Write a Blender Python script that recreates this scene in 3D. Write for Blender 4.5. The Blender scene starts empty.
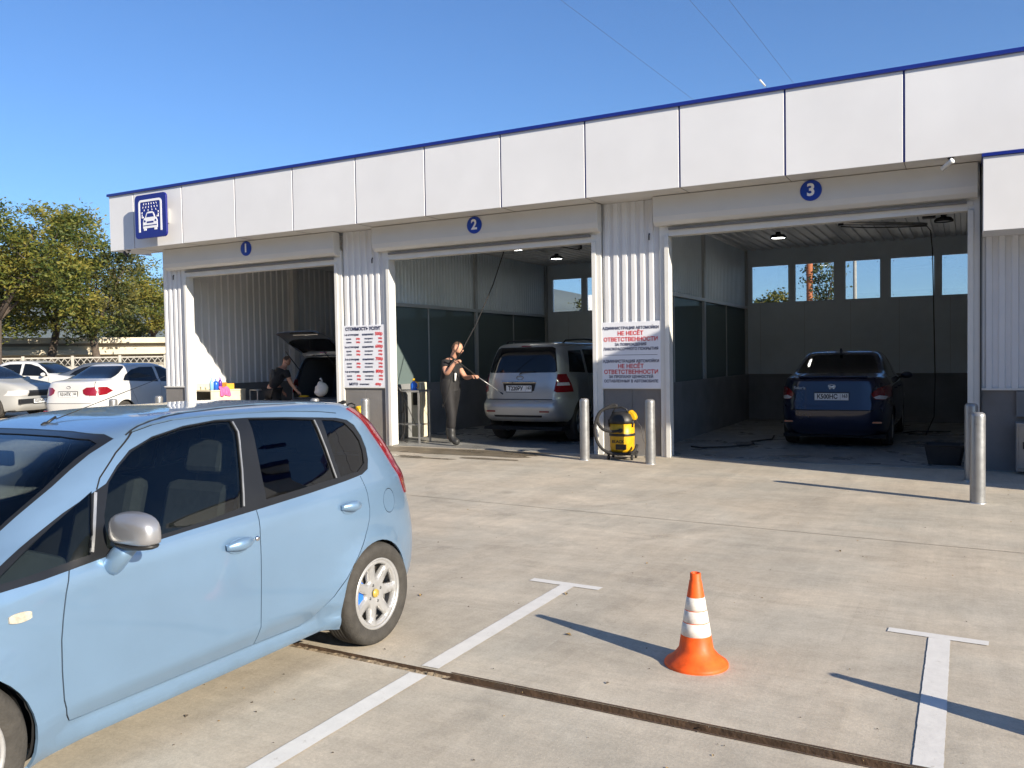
import bpy, bmesh, math, random, bisect
import numpy as np
from mathutils import Vector, Matrix, Euler, noise
from mathutils.geometry import delaunay_2d_cdt
R=math.radians; PI=math.pi
random.seed(7)
scene=bpy.context.scene
C=scene.collection
# ------------------------------------------------------------------ helpers
def link(o,parent=None):
    C.objects.link(o)
    if parent: o.parent=parent
    return o
def tag(o,label=None,cat=None,group=None,kind=None):
    if label: o['label']=label
    if cat: o['category']=cat
    if group: o['group']=group
    if kind: o['kind']=kind
    return o
def empty(name,loc=(0,0,0),rz=0,label=None,cat=None,group=None):
    o=bpy.data.objects.new(name,None); C.objects.link(o); o.location=loc; o.rotation_euler=(0,0,rz)
    o.empty_display_size=.1
    return tag(o,label,cat,group)
def struct(o): o['kind']='structure'; return o
def copy_tree(o,parent=None):
    c=o.copy(); C.objects.link(c); c.parent=parent
    for ch in list(o.children): copy_tree(ch,c)
    return c
class MB:
    def __init__(s): s.bm=bmesh.new()
    def box(s,x0,x1,y0,y1,z0,z1,M=None,mi=0):
        v=[s.bm.verts.new((x,y,z)) for z in(z0,z1) for y in(y0,y1) for x in(x0,x1)]
        fs=[(0,2,3,1),(4,5,7,6),(0,1,5,4),(2,6,7,3),(0,4,6,2),(1,3,7,5)]
        for f in fs:
            fc=s.bm.faces.new([v[i] for i in f]); fc.material_index=mi
        if M is not None:
            for q in v: q.co=M@q.co
        return s
    def quad(s,*p,mi=0):
        f=s.bm.faces.new([s.bm.verts.new(q) for q in p]); f.material_index=mi; return s
    def tube(s,pts,r,n=10,caps=True,smooth=True,mi=0):
        pts=[Vector(p) for p in pts]; rs=r if isinstance(r,(list,tuple)) else [r]*len(pts)
        rings=[];up=None
        for i,p in enumerate(pts):
            t=(pts[min(i+1,len(pts)-1)]-pts[max(i-1,0)]).normalized()
            if up is None:
                up=Vector((0,0,1)) if abs(t.z)<.9 else Vector((1,0,0))
            a=t.cross(up).normalized(); b=a.cross(t).normalized(); up=b
            rings.append([s.bm.verts.new(p+(a*math.cos(2*PI*k/n)+b*math.sin(2*PI*k/n))*rs[i]) for k in range(n)])
        for A,B in zip(rings,rings[1:]):
            for k in range(n):
                f=s.bm.faces.new((A[k],A[(k+1)%n],B[(k+1)%n],B[k])); f.smooth=smooth; f.material_index=mi
        if caps:
            f=s.bm.faces.new(rings[0][::-1]); f.material_index=mi
            f=s.bm.faces.new(rings[-1]); f.material_index=mi
        return s
    def lathe(s,prof,n=24,axis='z',M=None,mi=0,close=False,smooth=True):
        rings=[]
        for r,h in prof:
            ring=[]
            for k in range(n):
                a=2*PI*k/n; c,d=math.cos(a)*r,math.sin(a)*r
                p={'z':(c,d,h),'x':(h,c,d),'y':(c,h,d)}[axis]
                p=Vector(p)
                if M is not None:p=M@p
                ring.append(s.bm.verts.new(p))
            rings.append(ring)
        prs=list(zip(rings,rings[1:]))
        if close: prs.append((rings[-1],rings[0]))
        for A,B in prs:
            for k in range(n):
                f=s.bm.faces.new((A[k],A[(k+1)%n],B[(k+1)%n],B[k])); f.smooth=smooth; f.material_index=mi
        return s
    def disc(s,c,r,n,axis='z',mi=0):
        c=Vector(c);vs=[]
        for k in range(n):
            a=2*PI*k/n; q={'z':(math.cos(a)*r,math.sin(a)*r,0),'x':(0,math.cos(a)*r,math.sin(a)*r),'y':(math.cos(a)*r,0,math.sin(a)*r)}[axis]
            vs.append(s.bm.verts.new(c+Vector(q)))
        f=s.bm.faces.new(vs); f.material_index=mi; return s
    def prism(s,poly,y0,y1,plane='xz',mi=0,M=None):
        # polygon extruded along the third axis
        def P(a,b,c):
            p=Vector({'xz':(a,c,b),'yz':(c,a,b),'xy':(a,b,c)}[plane]); return M@p if M is not None else p
        A=[s.bm.verts.new(P(a,b,y0)) for a,b in poly]; B=[s.bm.verts.new(P(a,b,y1)) for a,b in poly]
        n=len(poly)
        f=s.bm.faces.new(A); f.material_index=mi
        f=s.bm.faces.new(B[::-1]); f.material_index=mi
        for k in range(n):
            f=s.bm.faces.new((A[k],B[k],B[(k+1)%n],A[(k+1)%n])); f.material_index=mi
        return s
    def sphere(s,c,r,sc=(1,1,1),u=20,v=12,M=None,mi=0):
        T=Matrix.Translation(c)@(M if M is not None else Matrix())@Matrix.Diagonal((*sc,1))
        res=bmesh.ops.create_uvsphere(s.bm,u_segments=u,v_segments=v,radius=r,matrix=T)
        fs=set()
        for q in res['verts']:
            for f in q.link_faces: fs.add(f)
        for f in fs: f.smooth=True; f.material_index=mi
        return s
    def build(s,name,mats,parent=None,bevel=0,recalc=True,loc=None,segs=2):
        if recalc: bmesh.ops.recalc_face_normals(s.bm,faces=s.bm.faces)
        me=bpy.data.meshes.new(name); s.bm.to_mesh(me); s.bm.free()
        for m in (mats if isinstance(mats,(list,tuple)) else [mats]): me.materials.append(m)
        o=bpy.data.objects.new(name,me); link(o,parent)
        if loc: o.location=loc
        if bevel:
            b=o.modifiers.new('bevel','BEVEL'); b.width=bevel; b.segments=segs; b.limit_method='ANGLE'; b.angle_limit=R(35)
            b.harden_normals=False
        return o
def bx(name,mat,parent,x0,x1,y0,y1,z0,z1,bevel=0,M=None):
    return MB().box(x0,x1,y0,y1,z0,z1,M=M).build(name,mat,parent,bevel)
# ------------------------------------------------------------------ materials
def srgb(r,g,b): 
    f=lambda c:(c/255/12.92 if c/255<=.04045 else ((c/255+.055)/1.055)**2.4)
    return (f(r),f(g),f(b),1)
def mat(name,col,rough=.6,metal=0,noise_amt=.08,scale=6,bump=0,coat=0,bscale=40,spec=.5,emit=None,estr=0,trans=0,ior=1.45,rough_var=0,alpha=1):
    m=bpy.data.materials.new(name); m.use_nodes=True; nt=m.node_tree; N=nt.nodes; L=nt.links
    b=N['Principled BSDF']; b.inputs['Roughness'].default_value=rough; b.inputs['Metallic'].default_value=metal
    b.inputs['Coat Weight'].default_value=coat; b.inputs['Coat Roughness'].default_value=.04
    b.inputs['Specular IOR Level'].default_value=spec; b.inputs['IOR'].default_value=ior
    b.inputs['Transmission Weight'].default_value=trans
    col=(*col[:3],1)
    tc=N.new('ShaderNodeTexCoord')
    if noise_amt>0:
        n=N.new('ShaderNodeTexNoise'); n.inputs['Scale'].default_value=scale; n.inputs['Detail'].default_value=5; n.inputs['Roughness'].default_value=.6
        L.new(tc.outputs['Object'],n.inputs['Vector'])
        mr=N.new('ShaderNodeMapRange'); mr.inputs[1].default_value=.3; mr.inputs[2].default_value=.7
        mr.inputs[3].default_value=1-noise_amt; mr.inputs[4].default_value=1+noise_amt
        L.new(n.outputs['Fac'],mr.inputs[0])
        mx=N.new('ShaderNodeMix'); mx.data_type='RGBA'; mx.blend_type='MULTIPLY'; mx.inputs[0].default_value=1
        mx.inputs[6].default_value=col; L.new(mr.outputs[0],mx.inputs[7]); L.new(mx.outputs[2],b.inputs['Base Color'])
        if rough_var:
            m2=N.new('ShaderNodeMapRange'); m2.inputs[1].default_value=.3; m2.inputs[2].default_value=.7
            m2.inputs[3].default_value=rough-rough_var; m2.inputs[4].default_value=rough+rough_var
            L.new(n.outputs['Fac'],m2.inputs[0]); L.new(m2.outputs[0],b.inputs['Roughness'])
    else: b.inputs['Base Color'].default_value=col
    if bump:
        n2=N.new('ShaderNodeTexNoise'); n2.inputs['Scale'].default_value=bscale; n2.inputs['Detail'].default_value=4
        L.new(tc.outputs['Object'],n2.inputs['Vector'])
        bp=N.new('ShaderNodeBump'); bp.inputs['Strength'].default_value=bump; bp.inputs['Distance'].default_value=.02
        L.new(n2.outputs['Fac'],bp.inputs['Height']); L.new(bp.outputs[0],b.inputs['Normal'])
    if emit: b.inputs['Emission Color'].default_value=(*emit[:3],1); b.inputs['Emission Strength'].default_value=estr
    return m
def glass_mat(name,tint=(.6,.65,.65),t=.75,rough=.0,diff=None):
    # thin glass: transparent tint + fresnel gloss
    m=bpy.data.materials.new(name); m.use_nodes=True; nt=m.node_tree; N=nt.nodes; L=nt.links
    N.remove(N['Principled BSDF']); out=N['Material Output']
    tr=N.new('ShaderNodeBsdfTransparent'); tr.inputs[0].default_value=(*[c*t for c in tint],1)
    gl=N.new('ShaderNodeBsdfGlossy'); gl.inputs['Roughness'].default_value=rough; gl.inputs[0].default_value=(1,1,1,1)
    fr=N.new('ShaderNodeFresnel'); fr.inputs[0].default_value=1.5
    tc=N.new('ShaderNodeTexCoord'); nz=N.new('ShaderNodeTexNoise'); nz.inputs['Scale'].default_value=1.2; nz.inputs['Detail'].default_value=1
    L.new(tc.outputs['Object'],nz.inputs['Vector']); bp=N.new('ShaderNodeBump'); bp.inputs['Strength'].default_value=.05; bp.inputs['Distance'].default_value=.02
    L.new(nz.outputs['Fac'],bp.inputs['Height']); L.new(bp.outputs[0],gl.inputs['Normal']); L.new(bp.outputs[0],fr.inputs['Normal'])
    mx=N.new('ShaderNodeMixShader'); L.new(fr.outputs[0],mx.inputs[0]); L.new(tr.outputs[0],mx.inputs[1]); L.new(gl.outputs[0],mx.inputs[2])
    L.new(mx.outputs[0],out.inputs[0])
    if diff:
        d=N.new('ShaderNodeBsdfDiffuse'); d.inputs[0].default_value=(*diff[0],1); m2=N.new('ShaderNodeMixShader'); m2.inputs[0].default_value=diff[1]
        L.new(mx.outputs[0],m2.inputs[1]); L.new(d.outputs[0],m2.inputs[2]); L.new(m2.outputs[0],out.inputs[0])
    return m
M={}
M['panel_white']=mat('panel_white',(.70,.70,.71),.35,0,.04,1.1,bump=.03,bscale=1.5)
M['clad_white']=mat('cladding_white',(.68,.68,.685),.4,0,.03,3)
M['frame_white']=mat('frame_white',(.66,.65,.62),.4,0,.04,4)
M['shutter']=mat('shutter_box',(.60,.59,.57),.38,0,.03,2)
M['soffit']=mat('soffit',(.62,.60,.57),.5,0,.05,2)
M['blue_trim']=mat('blue_trim',(.008,.02,.20),.35,0,.05,3,coat=.3)
M['sign_blue']=mat('sign_blue',(.010,.012,.17),.3,0,.03,3,coat=.4)
M['sign_white']=mat('sign_white',(.8,.8,.82),.4,0,.02,5)
M['num_blue']=mat('number_blue',(.01,.05,.36),.35,0,.02,5)
M['base_grey']=mat('base_grey',(.19,.18,.172),.75,0,.14,2.2,bump=.15)
M['base_dark']=mat('base_dark',(.19,.195,.20),.7,0,.2,1.5)
M['interior_wall']=mat('interior_wall',(.64,.72,.77),.45,0,.06,2)
M['interior_grey']=mat('interior_panel',(.40,.42,.425),.4,0,.08,2)
M['ceiling']=mat('ceiling_sheet',(.66,.66,.65),.4,.1,.05,2)
M['roof']=mat('roof_sheet',(.4,.4,.42),.5,.2,.1,1)
M['steel']=mat('galvanised_steel',(.46,.46,.45),.38,.75,.12,14,rough_var=.08)
M['steel_paint']=mat('grey_pipe_paint',(.30,.30,.30),.36,.55,.10,9,rough_var=.1)
M['black_plastic']=mat('black_plastic',(.018,.018,.019),.45,0,.15,20)
M['black_rubber']=mat('black_rubber',(.022,.021,.021),.8,0,.2,30,bump=.1)
M['tyre']=mat('tyre_rubber',(.045,.041,.036),.85,0,.25,18,bump=.25,bscale=90)
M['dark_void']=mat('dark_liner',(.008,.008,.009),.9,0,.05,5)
M['trim_black']=mat('door_trim_black',(.012,.013,.015),.3,0,.1,8)
M['chrome']=mat('chrome',(.75,.75,.75),.12,1,.02,5)
M['alloy']=mat('alloy_rim',(.43,.425,.42),.36,.5,.10,12)
M['alloy_d']=mat('steel_hub',(.12,.12,.12),.5,.6,.2,12)
M['brake_blue']=mat('caliper_blue',(.02,.14,.55),.4,0,.05,5)
M['brake']=mat('brake_disc',(.2,.18,.16),.4,.8,.2,10)
M['hub_badge']=mat('hub_badge',(.5,.36,.08),.3,.3,.02,5)
def paint(name,col,metal=.0,rough=.35,coat=.9,dust=.0,na=.04):
    m=mat(name,col,rough,metal,na,1.6,coat=coat,rough_var=.05)
    return m
M['paint_blue']=paint('light_blue_metallic',(.185,.295,.435),.5,.34,.85)
M['paint_silver']=paint('silver_metallic',(.50,.50,.48),.5,.38,.8)
M['paint_navy']=paint('navy_metallic',(.004,.008,.034),.3,.3,1)
M['paint_white']=paint('white_paint',(.60,.59,.57),0,.35,.7)
M['paint_cream']=paint('silver_grey_paint',(.36,.36,.35),0,.45,.4)
M['paint_grey']=paint('grey_metallic',(.12,.14,.17),.4,.35,.9)
M['mirror_silver']=paint('mirror_silver',(.36,.36,.375),.6,.36,.5)
M['car_glass_dark']=mat('dark_car_glass',(.006,.007,.009),.06,0,.05,3,spec=.6)
M['tint_glass']=glass_mat('tinted_side_glass',(.72,.80,.76),.72)
M['privacy_glass']=glass_mat('privacy_glass',(.25,.3,.3),.25)
M['screen_glass']=glass_mat('windscreen_glass',(.75,.85,.85),.92)
M['window_glass']=glass_mat('window_glass',(.92,.95,.97),.93)
M['partition_glass']=glass_mat('partition_glass',(.72,.82,.82),.8,.03,((.14,.185,.185),.75))
M['lamp_red']=mat('tail_lamp_red',(.20,.003,.007),.15,0,.12,30,coat=1)
M['lamp_clear']=mat('lamp_clear',(.62,.6,.6),.15,0,.15,30,coat=1)
M['indicator']=mat('indicator_lens',(.42,.38,.31),.2,0,.3,60,coat=1)
M['plate']=mat('plate_white',(.75,.75,.74),.4,0,.03,20)
M['ink']=mat('ink_black',(.012,.012,.014),.6,0,0)
M['ink_blue']=mat('ink_navy',(.015,.02,.07),.6,0,0)
M['ink_red']=mat('ink_red',(.62,.03,.03),.6,0,0)
M['board']=mat('sign_board',(.74,.75,.80),.35,0,.03,4)
M['cone']=mat('cone_orange',(.78,.095,.008),.55,0,.28,13,rough_var=.15)
M['cone_white']=mat('cone_reflective_white',(.72,.68,.63),.45,0,.22,22)
M['yellow']=mat('vacuum_yellow',(.60,.34,.008),.4,0,.18,16)
M['cream']=mat('cabinet_cream',(.62,.56,.42),.5,0,.1,6)
M['white_plastic']=mat('white_plastic',(.75,.75,.73),.4,0,.05,8)
M['skin']=mat('skin',(.52,.27,.18),.55,0,.1,20)
M['shirt']=mat('shirt_black',(.014,.014,.016),.85,0,.2,15,bump=.3)
M['overall']=mat('overall_grey',(.014,.013,.014),.75,0,.2,10,bump=.4,bscale=15)
M['boot']=mat('rubber_boot',(.03,.03,.03),.5,0,.2,12)
M['hair']=mat('hair_brown',(.045,.025,.016),.8,0,.2,60)
M['seat']=mat('seat_fabric',(.045,.047,.05),.9,0,.15,30)
M['dash']=mat('dashboard',(.05,.055,.06),.6,0,.1,20)
M['bark']=mat('bark',(.085,.065,.05),.9,0,.3,12,bump=.6)
M['garage']=mat('garage_wall_cream',(.56,.50,.38),.8,0,.10,1.2)
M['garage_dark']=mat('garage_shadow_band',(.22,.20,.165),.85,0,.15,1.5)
M['concrete_fence']=mat('fence_concrete',(.36,.34,.30),.85,0,.12,3)
M['orange_pole']=mat('orange_pole',(.42,.13,.05),.7,0,.1,5)
M['blue_bottle']=mat('blue_bottle',(.02,.12,.55),.3,0,.05,8)
M['lblue_bottle']=mat('light_blue_bottle',(.25,.5,.75),.3,0,.05,8)
M['pink_cloth']=mat('pink_cloth',(.8,.12,.3),.7,0,.1,8)
M['purple_bottle']=mat('purple_bottle',(.12,.03,.30),.3,0,.05,8)
M['orange_box']=mat('orange_box',(.75,.36,.05),.6,0,.1,8)
M['bag']=mat('plastic_bag_white',(.75,.70,.66),.5,0,.08,14)
M['cable']=mat('cable',(.05,.05,.055),.6,0,0)
M['lens']=mat('floodlight_lens',(.8,.8,.8),.3,0,0,emit=(1,.97,.9),estr=9)
# cladding: slight streaks
def concrete_mat(name,base,wet=False):
    m=bpy.data.materials.new(name); m.use_nodes=True; nt=m.node_tree; N=nt.nodes; L=nt.links
    b=N['Principled BSDF']; tc=N.new('ShaderNodeTexCoord')
    def nz(scale,det=6,rough=.6,vec=None,dist=0):
        n=N.new('ShaderNodeTexNoise'); n.inputs['Scale'].default_value=scale; n.inputs['Detail'].default_value=det; n.inputs['Roughness'].default_value=rough; n.inputs['Distortion'].default_value=dist
        L.new(vec or tc.outputs['Object'],n.inputs['Vector']); return n.outputs['Fac']
    def rng(src,a,b_,c,d):
        r=N.new('ShaderNodeMapRange'); r.inputs[1].default_value=a; r.inputs[2].default_value=b_; r.inputs[3].default_value=c; r.inputs[4].default_value=d; L.new(src,r.inputs[0]); return r.outputs[0]
    def mul(a,b_):
        x=N.new('ShaderNodeMath'); x.operation='MULTIPLY'; L.new(a,x.inputs[0]); L.new(b_,x.inputs[1]); return x.outputs[0]
    def mapv(sx,sy,rz=0):
        mp=N.new('ShaderNodeMapping'); mp.inputs['Scale'].default_value=(sx,sy,1); mp.inputs['Rotation'].default_value=(0,0,rz); L.new(tc.outputs['Object'],mp.inputs['Vector']); return mp.outputs[0]
    f=rng(nz(.35,4),.3,.7,.88,1.10)
    f=mul(f,rng(nz(2.2,6,.7,dist=.8),.30,.70,.86,1.10))
    f=mul(f,rng(nz(9,8,.8,dist=.3),.28,.72,.86,1.10))
    f=mul(f,rng(nz(70,5,.8),.28,.72,.82,1.14))
    # brushed finish: fine streaks along the slab
    f=mul(f,rng(nz(1,5,.75,mapv(.9,34)),.3,.7,.94,1.05))
    f=mul(f,rng(nz(1,4,.7,mapv(1.6,.16,.15)),.38,.62,.90,1.03))
    f=mul(f,rng(nz(1,4,.7,mapv(.13,1.9,.02)),.38,.62,.92,1.04))
    f=mul(f,rng(nz(1,5,.75,mapv(36,.8)),.35,.7,.965,1.03))
    # dark oil stains
    st=N.new('ShaderNodeTexVoronoi'); st.inputs['Scale'].default_value=.9; st.inputs['Randomness'].default_value=1; L.new(tc.outputs['Object'],st.inputs['Vector'])
    sp=rng(st.outputs['Distance'],.03,.17,.70,1); f2=rng(nz(3,4),.45,.6,0,1)
    mxs=N.new('ShaderNodeMix'); mxs.data_type='FLOAT'; L.new(f2,mxs.inputs[0]); mxs.inputs[2].default_value=1; L.new(sp,mxs.inputs[3]); f=mul(f,mxs.outputs[0])
    # small pits
    v2=N.new('ShaderNodeTexVoronoi'); v2.inputs['Scale'].default_value=7; L.new(tc.outputs['Object'],v2.inputs['Vector'])
    f=mul(f,rng(v2.outputs['Distance'],.015,.05,.72,1))
    mx=N.new('ShaderNodeMix'); mx.data_type='RGBA'; mx.blend_type='MULTIPLY'; mx.inputs[0].default_value=1
    cr=N.new('ShaderNodeMix'); cr.data_type='RGBA'; L.new(rng(nz(.8,5,dist=.4),.35,.65,0,1),cr.inputs[0])
    cr.inputs[6].default_value=(*base,1); cr.inputs[7].default_value=(base[0]*.90,base[1]*.95,base[2]*1.0,1)
    L.new(cr.outputs[2],mx.inputs[6]); L.new(f,mx.inputs[7]); L.new(mx.outputs[2],b.inputs['Base Color'])
    b.inputs['Roughness'].default_value=.85
    if wet: L.new(rng(nz(1.1,4),.4,.62,.25,.7),b.inputs['Roughness'])
    bp=N.new('ShaderNodeBump'); bp.inputs['Strength'].default_value=.35; bp.inputs['Distance'].default_value=.006
    L.new(nz(60,6,.75),bp.inputs['Height']); L.new(bp.outputs[0],b.inputs['Normal'])
    return m
M['concrete']=concrete_mat('concrete_slab',(.53,.455,.355))
M['wet']=concrete_mat('wet_concrete',(.24,.19,.13),True)
M['floor']=concrete_mat('wash_floor',(.30,.29,.27),True)
M['dirt']=mat('drain_dirt',(.20,.155,.105),.95,0,.45,30,bump=.8)
M['rust']=mat('drain_rust',(.085,.052,.032),.8,0,.35,14,bump=.3)
# worn road paint: real wear mask mixing paint and concrete colours
def track_mat():
    m=bpy.data.materials.new('tyre_track'); m.use_nodes=True; nt=m.node_tree; N=nt.nodes; L=nt.links; b=N['Principled BSDF']
    b.inputs['Base Color'].default_value=(.12,.10,.08,1); b.inputs['Roughness'].default_value=.8
    tc=N.new('ShaderNodeTexCoord'); n=N.new('ShaderNodeTexNoise'); n.inputs['Scale'].default_value=3.5; n.inputs['Detail'].default_value=8; n.inputs['Roughness'].default_value=.75
    L.new(tc.outputs['Object'],n.inputs['Vector']); r=N.new('ShaderNodeMapRange'); r.inputs[1].default_value=.42; r.inputs[2].default_value=.72; r.inputs[3].default_value=0; r.inputs[4].default_value=.13
    L.new(n.outputs['Fac'],r.inputs[0]); L.new(r.outputs[0],b.inputs['Alpha']); return m
M['track']=track_mat()
def worn_paint():
    m=mat('road_paint_white',(.64,.62,.585),.75,0,.06,9,bump=.06)
    nt=m.node_tree;N=nt.nodes;L=nt.links;b=N['Principled BSDF']
    src=b.inputs['Base Color'].links[0].from_socket
    tc=N.new('ShaderNodeTexCoord'); n=N.new('ShaderNodeTexNoise'); n.inputs['Scale'].default_value=22; n.inputs['Detail'].default_value=9; n.inputs['Roughness'].default_value=.85
    L.new(tc.outputs['Object'],n.inputs['Vector'])
    r=N.new('ShaderNodeMapRange'); r.inputs[1].default_value=.58; r.inputs[2].default_value=.66; r.inputs[4].default_value=.7; L.new(n.outputs['Fac'],r.inputs[0])
    mx=N.new('ShaderNodeMix'); mx.data_type='RGBA'; L.new(r.outputs[0],mx.inputs[0]); L.new(src,mx.inputs[6]); mx.inputs[7].default_value=(.39,.35,.30,1)
    L.new(mx.outputs[2],b.inputs['Base Color']); return m
M['road_paint']=worn_paint()
# ------------------------------------------------------------------ text
def text(string,size,m,parent,loc,name='lettering',align='CENTER',sx=1,depth=.001,bold=0,rot=(PI/2,0,0)):
    cu=bpy.data.curves.new('t','FONT'); cu.body=string; cu.size=size; cu.align_x=align; cu.align_y='CENTER'; cu.extrude=depth; cu.offset=bold; cu.resolution_u=3
    t=bpy.data.objects.new('t',cu); C.objects.link(t)
    dg=bpy.context.evaluated_depsgraph_get(); me=bpy.data.meshes.new_from_object(t.evaluated_get(dg))
    C.objects.unlink(t); bpy.data.objects.remove(t)
    me.materials.clear(); me.materials.append(m)
    o=bpy.data.objects.new(name,me); link(o,parent); o.location=loc; o.rotation_euler=rot; o.scale=(sx,1,1); return o
def text_into(lines,mats,parent,name):
    """many text lines -> one mesh part. lines: (string,size,x,z,align,mi,sx,bold)"""
    bm=bmesh.new()
    for (s,size,x,y,z,al,mi,sx,bold) in lines:
        cu=bpy.data.curves.new('t','FONT'); cu.body=s; cu.size=size; cu.align_x=al; cu.align_y='CENTER'; cu.extrude=.0008; cu.offset=bold; cu.resolution_u=2
        t=bpy.data.objects.new('t',cu); C.objects.link(t)
        dg=bpy.context.evaluated_depsgraph_get(); me=bpy.data.meshes.new_from_object(t.evaluated_get(dg))
        C.objects.unlink(t); bpy.data.objects.remove(t)
        me.transform(Matrix.Translation((x,y,z))@Euler((PI/2,0,0)).to_matrix().to_4x4()@Matrix.Diagonal((sx,1,1,1)))
        n0=len(bm.faces); bm.from_mesh(me); bm.faces.ensure_lookup_table()
        for f in bm.faces[n0:]: f.material_index=mi
        bpy.data.meshes.remove(me)
    me=bpy.data.meshes.new(name); bm.to_mesh(me); bm.free()
    for m in mats: me.materials.append(m)
    return link(bpy.data.objects.new(name,me),parent)
# ------------------------------------------------------------------ camera
cam=bpy.data.cameras.new('camera'); co=bpy.data.objects.new('camera',cam); C.objects.link(co); scene.camera=co
Rm=((0.880915302564632,-0.0005523954606162719,0.4732736254712679),(0.47297671635084915,0.03646296271427251,-0.8803200998160077),(-0.016770673732179785,0.9993348523940073,0.03238205202293567))
H=1.6
m4=Matrix([(*Rm[0],0),(*Rm[1],0),(*Rm[2],H),(0,0,0,1)]); co.matrix_world=m4
cam.sensor_width=36; cam.lens=36*845/1024; cam.clip_end=9000; cam.clip_start=.05
# ------------------------------------------------------------------ light
AZ=R(19.3); EL=R(22.2)
sd=Vector((math.cos(AZ)*math.cos(EL),-math.sin(AZ)*math.cos(EL),math.sin(EL)))
w=bpy.data.worlds.new('World'); scene.world=w; w.use_nodes=True; nt=w.node_tree
sky=nt.nodes.new('ShaderNodeTexSky'); sky.sky_type='NISHITA'; sky.sun_disc=False; sky.sun_elevation=EL; sky.sun_rotation=math.atan2(sd.x,sd.y)
sky.air_density=1.0; sky.dust_density=.1; sky.ozone_density=3.5
hs=nt.nodes.new('ShaderNodeMix'); hs.data_type='RGBA'; hs.blend_type='MULTIPLY'; hs.inputs[0].default_value=1; hs.inputs[7].default_value=(.72,.97,1.27,1)
nt.links.new(sky.outputs[0],hs.inputs[6]); nt.links.new(hs.outputs[2],nt.nodes['Background'].inputs[0]); nt.nodes['Background'].inputs[1].default_value=.068
sl=bpy.data.lights.new('sun','SUN'); sl.energy=5.0; sl.angle=R(.5); sl.color=(1,.90,.74); so=bpy.data.objects.new('sun',sl); C.objects.link(so)
so.rotation_euler=sd.to_track_quat('Z','Y').to_euler()
scene.view_settings.view_transform='Standard'; scene.view_settings.look='None'; scene.view_settings.exposure=0.98; scene.view_settings.gamma=1
# ------------------------------------------------------------------ ground
def hgt(x,y):
    if x>-15.9: return 0
    t=min(1,(-15.9-x)/2.5); return .14*t*t*(3-2*t)
def dY(x): return 3.525-.021*x*0+(-.0211)*(x+1.76)   # drain centre line
W2=.036
xs=[-400,-120,-60,-40,-30,-24,-20,-19,-18.4,-18,-17.5,-17,-16.5,-16.2,-15.9,-15.4,-12,-8,-4,0,4,8,20,60,120,400]
def sheet(ya,yb,ys):
    g=MB(); grid=[]
    for x in xs:
        col=[]
        xc=max(-25,min(25,x))
        a=ya(xc); b=yb(xc)
        for t in ys:
            y=a+(b-a)*t; z=hgt(x,y)*min(1,max(0,(y-5)/3)) if x<-15.9 else 0
            col.append(g.bm.verts.new((x,y,z)))
        grid.append(col)
    for A,B in zip(grid,grid[1:]):
        for k in range(len(ys)-1):
            g.bm.faces.new((A[k],B[k],B[k+1],A[k+1]))
    return g
o=sheet(lambda x:-2.4,lambda x:dY(x)-W2,[0,.5,1]).build('parking_ground',M['concrete']); struct(o)
M['added_asphalt']=concrete_mat('added_dark_asphalt',(.055,.053,.05))
g=MB(); g.quad((-400,-400,0),(400,-400,0),(400,-2.4,0),(-400,-2.4,0)); struct(g.build('added_dark_lane',M['added_asphalt']))  # unseen dark ground added behind the camera to cut bounce onto the facade
o=sheet(lambda x:dY(x)+W2,lambda x:600,[0,.003,.006,.012,.02,.04,.1,1]).build('forecourt_ground',M['concrete']); struct(o)
# drain trench
g=MB()
for (xa,xb,mi) in ((-25,-2.35,0),(-2.35,25,1)):
    for y0,y1,z0,z1 in ((-W2,-W2,0,-.07),(W2,W2,0,-.07),(-W2,W2,-.07,-.07)):
        if y0==y1: g.quad((xa,dY(xa)+y0,z0-.001),(xb,dY(xb)+y0,z0-.001),(xb,dY(xb)+y0,z1),(xa,dY(xa)+y0,z1),mi=1)
        else: g.quad((xa,dY(xa)+y0,z0),(xb,dY(xb)+y0,z0),(xb,dY(xb)+y1,z0),(xa,dY(xa)+y1,z0),mi=mi)
struct(g.build('drain_channel',[M['dirt'],M['rust']],recalc=False))
# gravelly fill in the left part
g=MB(); n=90
rr=random.Random(3)
for (xa,xb,z,seg) in ((-9,-2.3,-.018,260),(-2.3,6,-.055,200)):
    prev=None
    for i in range(seg+1):
        x=xa+(xb-xa)*i/seg; row=[]
        for k in range(5):
            y=dY(x)+W2*(-1+k/2.); row.append(g.bm.verts.new((x,y,z+rr.uniform(-.010,.010)*(1 if 0<k<4 else .5))))
        if prev:
            for k in range(4): g.bm.faces.new((prev[k],row[k],row[k+1],prev[k+1]))
        prev=row
struct(g.build('drain_silt',M['dirt']))
# steel edging of the channel on both lips
g=MB()
for s in (-1,1):
    for xa,xb in ((-2.3,6),):
        a=W2*s; b=(W2+.012)*s
        g.quad((xa,dY(xa)+a,.003),(xb,dY(xb)+a,.003),(xb,dY(xb)+b,.003),(xa,dY(xa)+b,.003))
struct(g.build('drain_edging',M['rust']))
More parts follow.
